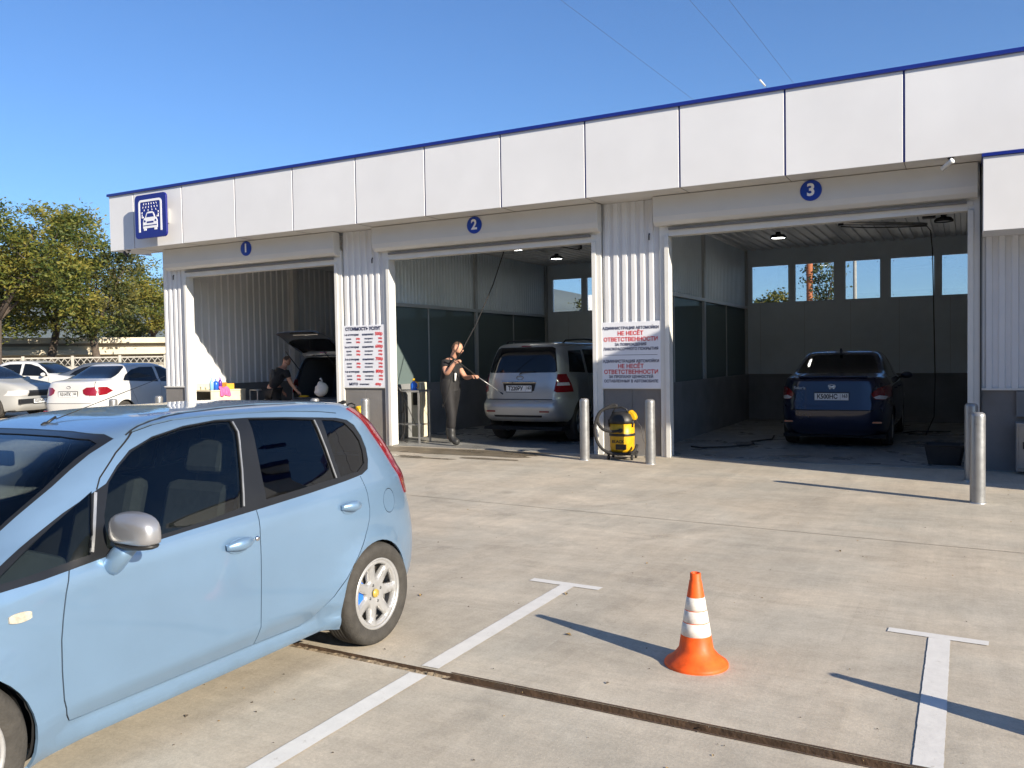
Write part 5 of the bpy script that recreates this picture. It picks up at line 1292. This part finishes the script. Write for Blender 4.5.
# things in the open boot
def blob_bag(loc,lab,m,s=1):
    t=empty('plastic_bag',loc,0,lab,'bag'); g=MB(); g.sphere((0,0,.13*s),.13*s,(1,.8,1.1),18,14)
    for v in g.bm.verts:
        nn=noise.noise(v.co*9+Vector((3,1,2))); v.co+=v.co.normalized()*nn*.05*s
        if v.co.z<0: v.co.z=0
    g.build('bag_sack',m,t); MB().tube([(0,0,.25*s),(.02,0,.30*s),(-.03,.01,.34*s)],[.03,.012,.03],8).build('bag_knot',m,t)
blob_bag((-12.42,14.30,.80),'white knotted plastic bag standing on the edge of the open boot',M['bag'],1.15)
t=empty('polishing_cloth',(-12.98,14.36,.775),0,'yellow cloth lying on the open boot edge','cloth'); g=MB(); g.sphere((0,0,.02),1,(.14,.08,.028),16,8); g.build('folded_cloth',M['yellow'],t)
# ------------------------------------------------------------------ people
def skin_obj(name,J,E,m,parent,root=None,sub=2):
    names=list(J); idx={k:i for i,k in enumerate(names)}
    me=bpy.data.meshes.new(name); me.from_pydata([J[k][0] for k in names],[(idx[a],idx[b]) for a,b in E],[]); me.update()
    o=bpy.data.objects.new(name,me); C.objects.link(o)
    sk=o.modifiers.new('s','SKIN'); ss=o.modifiers.new('u','SUBSURF'); ss.levels=sub; ss.render_levels=sub; sk.use_smooth_shade=True
    if not me.skin_vertices: 
        bpy.context.view_layer.objects.active=o
    lay=me.skin_vertices[0] if len(me.skin_vertices) else None
    for i,k in enumerate(names):
        r=J[k][1]; r=(r,r) if not isinstance(r,(tuple,list)) else r
        lay.data[i].radius=r; lay.data[i].use_root=(k==(root or names[0]))
    dg=bpy.context.evaluated_depsgraph_get(); m2=bpy.data.meshes.new_from_object(o.evaluated_get(dg))
    bpy.data.objects.remove(o); m2.name=name; m2.materials.clear(); m2.materials.append(m)
    for p in m2.polygons: p.use_smooth=True
    return link(bpy.data.objects.new(name,m2),parent)
def head(parent,c,yaw,pitch,s=1,beard=True,hair=None):
    """separate face detail children; the skull itself is part of the body mesh"""
    Mx=Matrix.Translation(c)@Euler((pitch,0,yaw)).to_matrix().to_4x4()   # local +y = face direction
    g=MB(); g.sphere((0,0,0),1,(.076*s,.096*s,.112*s),28,20,M=None)
    for v in g.bm.verts:
        x,y,z=v.co
        if z<-.02*s: v.co.x*=1-.35*min(1,(-z-.02*s)/(.09*s)); v.co.y=y*(1-.12*min(1,(-z-.02*s)/(.09*s)))+.012*s
        if y>.07*s and abs(x)<.02*s and -.035*s<z<.015*s: v.co.y+=.018*s*(1-abs(z+.012*s)/(.03*s))*(1-abs(x)/(.022*s))
        if y>.06*s and .005*s<z<.03*s and .015*s<abs(x)<.045*s: v.co.y-=.008*s
    for v in g.bm.verts: v.co=Mx@v.co
    Rr=Mx.to_3x3().to_4x4()
    g.sphere(Mx@Vector((0,.103*s,-.012*s)),1,(.012*s,.020*s,.022*s),12,8,M=Rr)
    for sx in (-1,1): g.sphere(Mx@Vector((sx*.078*s,-.005*s,0)),1,(.010*s,.018*s,.030*s),12,8,M=Rr)
    g.build('head_skin',M['skin'],parent)
    e=MB()
    for sx in (-1,1):
        e.sphere(Mx@Vector((sx*.030*s,.084*s,.012*s)),1,(.007*s,.005*s,.0045*s),10,6,M=Rr)
    e.build('eyes',M['ink'],parent)
    e=MB(); e.sphere((0,0,0),1,(.022*s,.006*s,.005*s),10,6)
    for v in e.bm.verts: v.co=Mx@(v.co+Vector((0,.095*s,-.052*s)))
    e.build('mouth',M['lamp_red'] if False else M['pink_lip'],parent)
    h=MB(); h.sphere((0,-.003*s,.003*s),1,(.0765*s,.0965*s,.1128*s),28,20)
    dele=[v for v in h.bm.verts if (v.co.y>.045*s and v.co.z<.085*s) or v.co.z<-.01*s-(.035*s if v.co.y<-.04*s else 0) or (v.co.y>-.01*s and v.co.z<.055*s)]
    bmesh.ops.delete(h.bm,geom=dele,context='VERTS')
    for v in h.bm.verts: v.co=Mx@v.co
    h.build('hair',hair or M['hair_short'],parent)
    if beard:
        h=MB(); h.sphere((0,.006*s,-.004*s),1,(.0765*s,.094*s,.115*s),28,20)
        dele=[v for v in h.bm.verts if v.co.z>-.045*s or v.co.y<-.01*s]
        bmesh.ops.delete(h.bm,geom=dele,context='VERTS')
        for v in h.bm.verts:
            if v.co.z<-.02*s: v.co.x*=1-.30*min(1,(-v.co.z-.02*s)/(.09*s))
            v.co.y+=.012*s
        for v in h.bm.verts: v.co=Mx@v.co
        h.build('beard',hair or M['hair'],parent)
M['hair_short']=mat('cropped_hair',(.10,.06,.04),.8,0,.2,60)
M['pink_lip']=mat('lip',(.42,.16,.13),.5,0,.02)
M['skin_arm']=M['skin']
def hand(J,E,wr,w,dirv,palmn,s=1,curl=.7,pre='h'):
    """adds palm and fingers to the skeleton dicts starting at wrist joint w"""
    d=Vector(dirv).normalized(); nrm=Vector(palmn).normalized(); side=d.cross(nrm).normalized()
    p=Vector(J[w][0])
    J[pre+'palm']=(tuple(p+d*.055*s),(.030*s,.020*s)); E.append((w,pre+'palm'))
    for i,(off,ln) in enumerate([(-.030,.052),(-.010,.062),(.010,.058),(.028,.046)]):
        b=p+d*.085*s+side*off*s; c1=b+(d*math.cos(curl)+nrm*math.sin(curl))*ln*.55*s; c2=c1+(d*math.cos(curl*2.3)+nrm*math.sin(curl*2.3))*ln*.5*s
        J[f'{pre}f{i}a']=(tuple(b),.0105*s);J[f'{pre}f{i}b']=(tuple(c1),.0095*s);J[f'{pre}f{i}c']=(tuple(c2),.008*s)
        E+= [(pre+'palm',f'{pre}f{i}a'),(f'{pre}f{i}a',f'{pre}f{i}b'),(f'{pre}f{i}b',f'{pre}f{i}c')]
    b=p+d*.03*s-side*.035*s; c1=b+(d*.6-side*.4+nrm*.5).normalized()*.035*s; c2=c1+(d*.8+nrm*.6).normalized()*.028*s
    J[pre+'ta']=(tuple(b),.012*s);J[pre+'tb']=(tuple(c1),.011*s);J[pre+'tc']=(tuple(c2),.009*s)
    E+= [(w,pre+'ta'),(pre+'ta',pre+'tb'),(pre+'tb',pre+'tc')]
# --- the worker with the lance
P_=empty('person',(-8.27,13.03,.012),0,'bearded man in black t shirt and dark waders hosing the silver car','person')
def L_(x,y,z): return (x+8.27,y-13.03,z-.012)
hip=L_(-8.26,13.03,.98); 
J={'pel':(hip,(.135,.105)),'wa':(L_(-8.28,13.03,1.14),(.15,.125)),'ch':(L_(-8.31,13.04,1.36),(.165,.14)),'ut':(L_(-8.29,13.04,1.49),(.13,.11)),'nk':(L_(-8.22,13.03,1.585),.062),'hd0':(L_(-8.16,13.02,1.68),.062),'hd':(L_(-8.125,13.02,1.76),.085),
 'shr':(L_(-8.27,12.84,1.49),.075),'elr':(L_(-8.17,12.74,1.30),.050),'for':(L_(-8.06,12.72,1.42),.042),'wrr':(L_(-7.99,12.74,1.515),.029),
 'shl':(L_(-8.29,13.24,1.49),.075),'ell':(L_(-8.06,13.20,1.23),.047),'fol':(L_(-7.93,13.12,1.235),.040),'wrl':(L_(-7.80,13.03,1.26),.029),
 'hpr':(L_(-8.27,12.93,.93),.105),'knr':(L_(-8.17,12.88,.56),.068),'anr':(L_(-8.17,12.86,.12),.036),'tor':(L_(-8.02,12.84,.06),.028),
 'hpl':(L_(-8.27,13.13,.93),.105),'knl':(L_(-8.36,13.18,.53),.068),'anl':(L_(-8.47,13.22,.12),.036),'tol':(L_(-8.34,13.22,.06),.028)}
E_=[('pel','wa'),('wa','ch'),('ch','ut'),('ut','nk'),('nk','hd0'),('hd0','hd'),('ut','shr'),('shr','elr'),('elr','for'),('for','wrr'),('ut','shl'),('shl','ell'),('ell','fol'),('fol','wrl'),('pel','hpr'),('hpr','knr'),('knr','anr'),('anr','tor'),('pel','hpl'),('hpl','knl'),('knl','anl'),('anl','tol')]
hand(J,E_,None,'wrr',(.75,.1,.35),(.2,.2,-.9),pre='r'); hand(J,E_,None,'wrl',(.9,-.2,.05),(.1,.2,-.95),pre='l')
skin_obj('body',J,E_,M['skin'],P_,'pel')
grow=lambda keys,add,ch={}:{k:(ch.get(k,J[k][0]),tuple(q+add for q in (J[k][1] if isinstance(J[k][1],tuple) else (J[k][1],)*2))) for k in keys}
Js=grow(['pel','wa','ch','ut','shr','shl'],.026); 
mid=lambda a,b,t:tuple(Vector(J[a][0]).lerp(Vector(J[b][0]),t))
Js['sr2']=(mid('shr','elr',.62),(.066,.066));Js['sl2']=(mid('shl','ell',.55),(.066,.066));Js['nk2']=(mid('ut','nk',.40),(.088,.088))
skin_obj('t_shirt',Js,[('pel','wa'),('wa','ch'),('ch','ut'),('ut','shr'),('shr','sr2'),('ut','shl'),('shl','sl2'),('ut','nk2')],M['shirt'],P_,'ch')
Jo=grow(['wa','pel','hpr','knr','hpl','knl'],.026); Jo['a1']=(mid('knr','anr',.62),(.072,.072));Jo['a2']=(mid('knl','anl',.62),(.072,.072)); Jo['bib']=(mid('wa','ch',.85),(.150,.125))
skin_obj('bib_overalls',Jo,[('bib','wa'),('wa','pel'),('pel','hpr'),('hpr','knr'),('knr','a1'),('pel','hpl'),('hpl','knl'),('knl','a2')],M['overall'],P_,'wa')
for a,b,c in (('knr','anr','tor'),('knl','anl','tol')):
    Jb={'t':(mid(a,b,.45),.082),'m':(mid(a,b,.75),.072),'a':(J[b][0],.074),'x':(tuple(Vector(J[c][0])*1.15-Vector(J[b][0])*.15+Vector((0,0,.022))),.064)}
    skin_obj('rubber_boot',Jb,[('t','m'),('m','a'),('a','x')],M['boot'],P_,'a')
MB().tube([L_(-8.36,13.1,1.2),L_(-8.33,13.12,1.45),L_(-8.25,13.12,1.575)],.014,6).build('shoulder_strap',M['overall'],P_)
MB().tube([L_(-8.13,12.95,1.18),L_(-8.11,12.94,1.32)],.02,6).build('bib_logo_patch',M['white_plastic'],P_)
head(P_,L_(-8.115,13.02,1.765),R(-82),R(-16),1.08)
# lance
t=empty('pressure_lance',(-7.99,12.76,1.555),0,'black pressure washer lance held by the worker, pointing at the silver car','lance')
a=Vector((0,0,0)); b=Vector((.24,.29,-.28)); c=Vector((.54,.65,-.60))
MB().tube([a-Vector((.05,.06,-.06)),a,b],.014,10).build('grip_tube',M['black_plastic'],t); MB().tube([b,c],.007,8).build('steel_tube',M['steel'],t); MB().tube([c,c+Vector((.03,.036,-.034))],.012,8).build('nozzle',M['black_plastic'],t)
MB().tube([a,a+Vector((-.03,0,-.10)),a+Vector((-.08,-.02,-.30)),a+Vector((-.16,-.04,-.62)),a+Vector((-.28,0,-.85)),a+Vector((-.34,.08,-.80)),a+Vector((-.32,.2,-.4)),a+Vector((-.2,.2,.0)),a+Vector((-.06,.1,.02)),a+Vector((-.03,.0,.01))],.009,8).build('hose',M['blue_hose'] if 'blue_hose' in M else M['black_rubber'],t)
# --- second worker bending at the boot of the first-bay car
Q=empty('person',(-13.62,14.05,.012),R(0),'worker in black and grey t shirt bending over the open boot in the first bay','person')
J={'pel':((0,0,.92),(.13,.11)),'wa':((.02,.04,1.06),(.13,.10)),'ch':((.07,.14,1.25),(.16,.11)),'ut':((.10,.19,1.37),(.125,.09)),'nk':((.13,.24,1.44),.055),'hd0':((.14,.27,1.50),.06),'hd':((.15,.29,1.55),.08),
 'shr':((.27,.17,1.33),.065),'elr':((.36,.20,1.08),.046),'wrr':((.48,.26,.90),.03),'shl':((-.07,.21,1.34),.065),'ell':((-.12,.26,1.08),.046),'wrl':((-.04,.36,.88),.03),
 'hpr':((.10,0,.88),.10),'knr':((.11,.06,.48),.065),'anr':((.11,0,.09),.045),'tor':((.12,.17,.04),.04),'hpl':((-.10,0,.88),.10),'knl':((-.12,.05,.48),.065),'anl':((-.13,-.03,.09),.045),'tol':((-.13,.14,.04),.04)}
E_=[('pel','wa'),('wa','ch'),('ch','ut'),('ut','nk'),('nk','hd0'),('hd0','hd'),('ut','shr'),('shr','elr'),('elr','wrr'),('ut','shl'),('shl','ell'),('ell','wrl'),('pel','hpr'),('hpr','knr'),('knr','anr'),('anr','tor'),('pel','hpl'),('hpl','knl'),('knl','anl'),('anl','tol')]
hand(J,E_,None,'wrr',(.6,.4,-.5),(-.3,0,-.9),pre='r'); hand(J,E_,None,'wrl',(.5,.5,-.6),(-.3,0,-.9),pre='l')
skin_obj('body',J,E_,M['skin'],Q,'pel')
Js=grow(['pel','wa','ch','ut','shr','shl'],.018); Js['sr2']=(mid('shr','elr',.6),(.064,.064));Js['sl2']=(mid('shl','ell',.6),(.064,.064))
skin_obj('t_shirt',Js,[('pel','wa'),('wa','ch'),('ch','ut'),('ut','shr'),('shr','sr2'),('ut','shl'),('shl','sl2')],M['shirt'],Q,'ch')
Jo=grow(['pel','hpr','knr','hpl','knl'],.022); Jo['a1']=(mid('knr','anr',.9),(.062,.062));Jo['a2']=(mid('knl','anl',.9),(.062,.062))
skin_obj('trousers',Jo,[('pel','hpr'),('hpr','knr'),('knr','a1'),('pel','hpl'),('hpl','knl'),('knl','a2')],M['overall'],Q,'pel')
for b,c in (('anr','tor'),('anl','tol')): skin_obj('shoe',{'a':(J[b][0],.055),'x':(J[c][0],.045)},[('a','x')],M['boot'],Q,'a')
g=MB(); g.sphere((.02,-.0,1.20),1,(.08,.045,.2),16,10); g.build('grey_back_panel',M['seat'],Q).rotation_euler=(0,0,0)
head(Q,(.155,.31,1.58),R(-10),R(-38),1.0,beard=False)
# ------------------------------------------------------------------ trees
def leaf_mat(name,c1,c2,c3):
    m=bpy.data.materials.new(name); m.use_nodes=True; nt=m.node_tree;N=nt.nodes;L=nt.links; b=N['Principled BSDF']
    tc=N.new('ShaderNodeTexCoord'); n=N.new('ShaderNodeTexNoise'); n.inputs['Scale'].default_value=.55; n.inputs['Detail'].default_value=3
    L.new(tc.outputs['Object'],n.inputs['Vector']); cr=N.new('ShaderNodeValToRGB'); e=cr.color_ramp.elements
    e[0].position=.34;e[0].color=(*c1,1);e[1].position=.68;e[1].color=(*c3,1);q=e.new(.5);q.color=(*c2,1)
    g=N.new('ShaderNodeNewGeometry'); ad=N.new('ShaderNodeMath'); ad.operation='MULTIPLY_ADD'; ad.inputs[1].default_value=.30; 
    sb=N.new('ShaderNodeMath'); sb.operation='SUBTRACT'; sb.inputs[1].default_value=.5; L.new(g.outputs['Random Per Island'],sb.inputs[0]); L.new(sb.outputs[0],ad.inputs[0]); L.new(n.outputs['Fac'],ad.inputs[2])
    L.new(ad.outputs[0],cr.inputs[0]); L.new(cr.outputs[0],b.inputs['Base Color']); b.inputs['Roughness'].default_value=.65
    tr=N.new('ShaderNodeBsdfTranslucent'); L.new(cr.outputs[0],tr.inputs[0]); mx=N.new('ShaderNodeMixShader'); mx.inputs[0].default_value=.35
    L.new(b.outputs[0],mx.inputs[1]); L.new(tr.outputs[0],mx.inputs[2]); L.new(mx.outputs[0],N['Material Output'].inputs[0]); return m
M['leaf_a']=leaf_mat('acacia_leaves',(.055,.085,.014),(.145,.155,.022),(.27,.22,.035))
M['leaf_b']=leaf_mat('green_leaves',(.03,.05,.012),(.075,.085,.020),(.16,.14,.03))
M['leaf_c']=leaf_mat('poplar_leaves',(.03,.06,.025),(.06,.09,.03),(.14,.14,.04))
def tree(x,y,h,rx,rz_,cz,lab,group,lm='leaf_a',nc=110,nl=125,leaf=(.24,.09),seed=1,trunk=.22,lobes=6,name='tree',clr=.62):
    r=np.random.RandomState(seed); t=empty(name,(x,y,0),0,lab,'tree',group)
    # lobes
    cl=[]; lb=[]
    for i in range(lobes):
        a=r.uniform(0,2*PI); q=r.uniform(.35,.75)
        lb.append((np.array([math.cos(a)*rx*q,math.sin(a)*rx*q,cz+r.uniform(-.55,.6)*rz_]),r.uniform(.35,.55)*rx,r.uniform(.32,.5)*rz_))
    lb.append((np.array([0,0,cz+rz_*.35]),rx*.5,rz_*.6))
    while len(cl)<nc:
        c,ra,rb=lb[r.randint(len(lb))]; v=r.normal(size=3); v/=np.linalg.norm(v); d=r.uniform(.45,1.0)**.5
        p=c+v*np.array([ra,ra,rb])*d
        if p[2]>1.9: cl.append(p)
    g=MB(); fork=Vector((r.uniform(-.3,.3),r.uniform(-.3,.3),cz-rz_*.75)); 
    g.tube([(0,0,-.1),(r.uniform(-.1,.1),0,fork.z*.5),fork],[trunk*1.2,trunk,trunk*.8],10)
    for c,ra,rb in lb:
        m_=fork.lerp(Vector(c),.5)+Vector((r.uniform(-.4,.4),r.uniform(-.4,.4),r.uniform(0,.5)))
        g.tube([fork,m_,Vector(c)],[trunk*.55,trunk*.35,trunk*.12],7)
        for k in range(6):
            p=Vector(cl[r.randint(len(cl))])
            if (p-Vector(c)).length<rx: g.tube([m_.lerp(Vector(c),r.uniform(.2,.9)),p],[trunk*.14,.012],5)
    g.build('trunk',M['bark'],t)
    V=[];
    for p in cl:
        n=int(nl*r.uniform(.6,1.4)); rr_=clr*r.uniform(.7,1.3)
        pos=p+r.normal(size=(n,3))*np.array([rr_,rr_,rr_*.55])*.6
        a=r.normal(size=(n,3)); a[:,2]*=.6; a/=np.linalg.norm(a,axis=1)[:,None]
        b=np.cross(a,r.normal(size=(n,3))); b/=np.linalg.norm(b,axis=1)[:,None]
        sz=r.uniform(.6,1.25,size=(n,1)); A=a*leaf[0]/2*sz; Bq=b*leaf[1]/2*sz
        V.append(np.stack([pos-A,pos+Bq,pos+A,pos-Bq],1))
    V=np.concatenate(V); nq=len(V)
    me=bpy.data.meshes.new('crown'); me.vertices.add(nq*4); me.vertices.foreach_set('co',V.reshape(-1)); me.loops.add(nq*4); me.loops.foreach_set('vertex_index',np.arange(nq*4,dtype=np.int32))
    me.polygons.add(nq); me.polygons.foreach_set('loop_start',np.arange(0,nq*4,4,dtype=np.int32)); me.polygons.foreach_set('loop_total',np.full(nq,4,dtype=np.int32)); me.update(); me.validate()
    me.materials.append(M[lm]); link(bpy.data.objects.new('crown',me),t); return t
GT='autumn trees beyond the car park'
def at(px,D):   # map bearing: image column to ground position at range D (used once to lay out the far ground)
    d=Matrix(Rm)@Vector(((px-512)/845,0,-1)); q=Vector((d.x,d.y)).normalized(); return q.x*D,q.y*D
for px,D,h,rx,rz_,cz,lab,lm,seed,nc in [
 (-62,50,10.5,4.6,3.6,6.3,'tall yellow green tree cut by the left edge of the photo','leaf_a',11,130),
 (-2,48,10.8,4.3,3.5,6.4,'broad yellow olive acacia, nearest the left edge','leaf_a',5,150),
 (52,53,10.5,4.2,3.8,6.4,'tallest olive acacia behind the cream garages','leaf_a',23,150),
 (98,52,8.4,2.1,2.9,5.2,'darker green tree right of the tallest acacia','leaf_b',9,80),
 (120,66,5.4,2.4,1.5,3.6,'low yellowing tree partly behind the dark green one','leaf_a',31,60),
 (156,60,8.6,2.9,3.0,5.6,'yellow green tree under the pictogram sign','leaf_a',14,85),
 (192,64,7.0,2.6,2.4,4.6,'olive tree mostly behind the car wash left corner','leaf_b',19,60)]:
    x,y=at(px,D); tree(x,y,h,rx,rz_,cz,lab,GT,lm,nc=nc,seed=seed)
# seen through the back windows
tree(-9.2,45,5.0,1.3,1.3,3.9,'round yellowing tree seen through the left window of the third bay',None,'leaf_a',nc=50,nl=60,seed=3,trunk=.12,leaf=(.2,.09),clr=.4)
tree(-6.15,45,8,.8,2.6,4.2,'slender poplar seen through the second window of the third bay',None,'leaf_c',nc=55,nl=45,seed=8,trunk=.12,leaf=(.18,.1),clr=.4,name='poplar_tree')
tree(-19.0,46,5,1.6,1.2,3.7,'small dark tree seen through the second bay window',None,'leaf_b',nc=40,nl=60,seed=6,trunk=.12,leaf=(.2,.09),clr=.4)
t=empty('chimney_pipe',(-6.92,44.6,0),0,'thin orange brown pipe mast seen through the third bay window','pipe mast'); MB().tube([(0,0,0),(0,0,8)],[.16,.15],14).build('mast',M['orange_pole'],t); MB().lathe([(.19,3.0),(.19,3.15),(.15,3.15)],14).build('collar',M['orange_pole'],t)
t=empty('water_tank',(-18.6,44,0),0,'small white tank seen through the second bay window','tank'); MB().lathe([(.001,3.9),(.42,3.9),(.46,4.0),(.46,4.7),(.3,4.95),(.001,5.0)],24).build('tank_shell',M['white_plastic'],t); 
for a in range(4): MB().tube([(.35*math.cos(a*PI/2),.35*math.sin(a*PI/2),0),(.35*math.cos(a*PI/2),.35*math.sin(a*PI/2),3.95)],.05,8).build('stand_leg',M['steel'],t)
# ------------------------------------------------------------------ far garages and fence
gx,gy=-47.3,28.0; gd=Vector((.574,.819,0)); gn=Vector((.819,-.574,0))
rotg=math.atan2(gd.y,gd.x)
t=empty('garage_block',(gx,gy,0),rotg,'long low cream garage block running behind the trees','garages')
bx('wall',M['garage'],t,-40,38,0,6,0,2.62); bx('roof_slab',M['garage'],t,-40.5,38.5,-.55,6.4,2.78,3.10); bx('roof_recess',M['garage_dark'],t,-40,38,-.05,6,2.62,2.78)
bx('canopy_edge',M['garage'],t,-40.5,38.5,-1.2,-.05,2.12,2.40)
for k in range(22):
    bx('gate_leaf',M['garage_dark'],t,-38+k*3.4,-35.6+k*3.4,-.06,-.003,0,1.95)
t=empty('concrete_fence',(gx+gn.x*6,gy+gn.y*6,0),rotg,'pale concrete fence with cross lattice top in front of the garages','fence')
NB=34
for k in range(NB+1):
    x=-36+2.2*k; bx('fence_post',M['concrete_fence'],t,x-.07,x+.07,-.07,.07,0,2.02)
g=MB(); s_=MB()
for k in range(NB):
    x0=-36+2.2*k+.075; x1=x0+2.05
    s_.box(x0,x1,-.035,.035,0,1.42)
    g.box(x0,x1,-.03,.03,1.421,1.48); g.box(x0,x1,-.03,.03,1.88,1.95)
    for j in range(7):
        a=x0+(x1-x0)*j/7; b=x0+(x1-x0)*(j+1)/7
        g.tube([(a,0,1.48),(b,0,1.88)],.02,4); g.tube([(a,.003,1.88),(b,.003,1.48)],.019,4)
g.build('lattice',M['concrete_fence'],t); s_.build('fence_panel',M['concrete_fence'],t)
# mountains
def ridge(name,D,az0,az1,fh,c,seed):
    g=MB(); n=140; r=np.random.RandomState(seed); prev=None
    for i in range(n+1):
        a=R(az0+(az1-az0)*i/n); base=fh(az0+(az1-az0)*i/n)
        rows=[]
        for j,(q,dd) in enumerate([(0,.80),(.3,.86),(.62,.92),(.85,.97),(1,1.0),(.6,1.1)]):
            hh=base*q*(1+.10*noise.noise(Vector((i*.11,j*.7,seed))))
            rows.append(g.bm.verts.new((-math.sin(a)*D*dd,math.cos(a)*D*dd,hh*D*math.pi/180-2+ D*.002*noise.noise(Vector((i*.5,j*1.9,seed+3))))))
        if prev:
            for k in range(5): f=g.bm.faces.new((prev[k],rows[k],rows[k+1],prev[k+1])); f.smooth=True
        prev=rows
    o=g.build(name,c); struct(o); return o
# az measured left of +Y, degrees
def fh(az):
    pts=[(-30,.8),(0,1.6),(10,2.0),(18,2.6),(24,4.1),(26,4.6),(30,4.2),(40,3.8),(50,4.0),(58,4.3),(64,3.2),(80,3.0)]
    for (a,b),(c_,d) in zip(pts,pts[1:]):
        if a<=az<=c_: return b+(d-b)*(az-a)/(c_-a)
    return 1
M['hill']=mat('hill_scrub',(.10,.11,.085),.95,0,.25,.004)
ridge('mountain_ridge',3200,-30,80,fh,M['hill'],4)
# ------------------------------------------------------------------ overhead wires
t=empty('utility_pole',(-8.4,78,0),0,'concrete pole carrying the overhead wires behind the car wash','pole'); MB().tube([(0,0,0),(0,0,12.6)],[.2,.12],12).build('mast',M['concrete_fence'],t); bx('crossarm',M['steel'],t,-2.6,2.9,-.06,.06,12.0,12.12)
t=empty('utility_pole',(-9.3,-9,0),0,'concrete pole carrying the overhead wires, left of the photographer','pole'); MB().tube([(0,0,0),(0,0,12.6)],[.2,.12],12).build('mast',M['concrete_fence'],t); bx('crossarm',M['steel'],t,-2.6,3.4,-.06,.06,12.0,12.12)
for (a,b,lab) in [((-10.46,22.5,12.0),(-9.87,34.1,12.0),'leftmost thin overhead wire crossing the sky'),((-7.2,23.7,12.0),(-7.05,34.8,12.2),'middle overhead wire with a small insulator above the third bay'),((-6.2,24.0,12.0),(-5.8,35.0,11.9),'rightmost faint overhead wire')]:
    a=Vector(a);b=Vector(b);d=(b-a); 
    w_=empty('overhead_wire',(a.x,a.y,a.z),0,lab,'wire','overhead wires above the roof')
    P=[d*((-9-a.y)/d.y)]+[d*k for k in (-1.5,-.8,0,.5,1,1.6)]+[d*((78-a.y)/d.y)]
    P=[Vector((p.x,p.y,p.z*0+ (.0 if 0<=p.y<=12 else .0))) for p in P]
    P=[Vector((p.x,p.y,((b.z-a.z)*min(max(p.y/d.y,0),1)) + .0009*max(0,abs(p.y-6)-8)**1.5*.0)) for p in P]
    MB().tube(P,.005,5).build('conductor',M['cable'],w_)
    if 'insulator' in lab:
        MB().tube([d*.92+Vector((0,0,.0)),d*1.0],.035,8).build('insulator',M['white_plastic'],w_)

# wet, stained concrete in front of the second bay
g=MB(); rr2=random.Random(5)
def blob(cx,cy,rx,ry,seed,n=60):
    c=g.bm.verts.new((cx,cy,.004)); ring=[]
    for k in range(n):
        a=2*PI*k/n; q=1+.45*noise.noise(Vector((math.cos(a)*1.6,math.sin(a)*1.6,seed)))+.18*noise.noise(Vector((math.cos(a)*6,math.sin(a)*6,seed)))
        ring.append(g.bm.verts.new((cx+rx*q*math.cos(a),cy+ry*q*math.sin(a),.004)))
    for k in range(n): g.bm.faces.new((c,ring[k],ring[(k+1)%n]))
blob(-8.0,12.15,2.3,.40,1.3); blob(-8.9,11.35,.9,.14,4.1); blob(-6.6,11.45,.6,.09,7.7); blob(-7.7,11.2,.5,.07,9.1)
o=g.build('wet_concrete',M['wet']); struct(o)

# haze: even air round everything
hm=bpy.data.materials.new('haze'); hm.use_nodes=True; nt=hm.node_tree; nt.nodes.remove(nt.nodes['Principled BSDF'])
pv=nt.nodes.new('ShaderNodeVolumePrincipled'); pv.inputs['Color'].default_value=(.62,.78,1,1); pv.inputs['Density'].default_value=.00010; pv.inputs['Anisotropy'].default_value=.2
nt.links.new(pv.outputs[0],nt.nodes['Material Output'].inputs['Volume'])
hz=MB().box(-3800,2200,-450,3900,-5,330).build('haze',hm); hz['kind']='stuff'
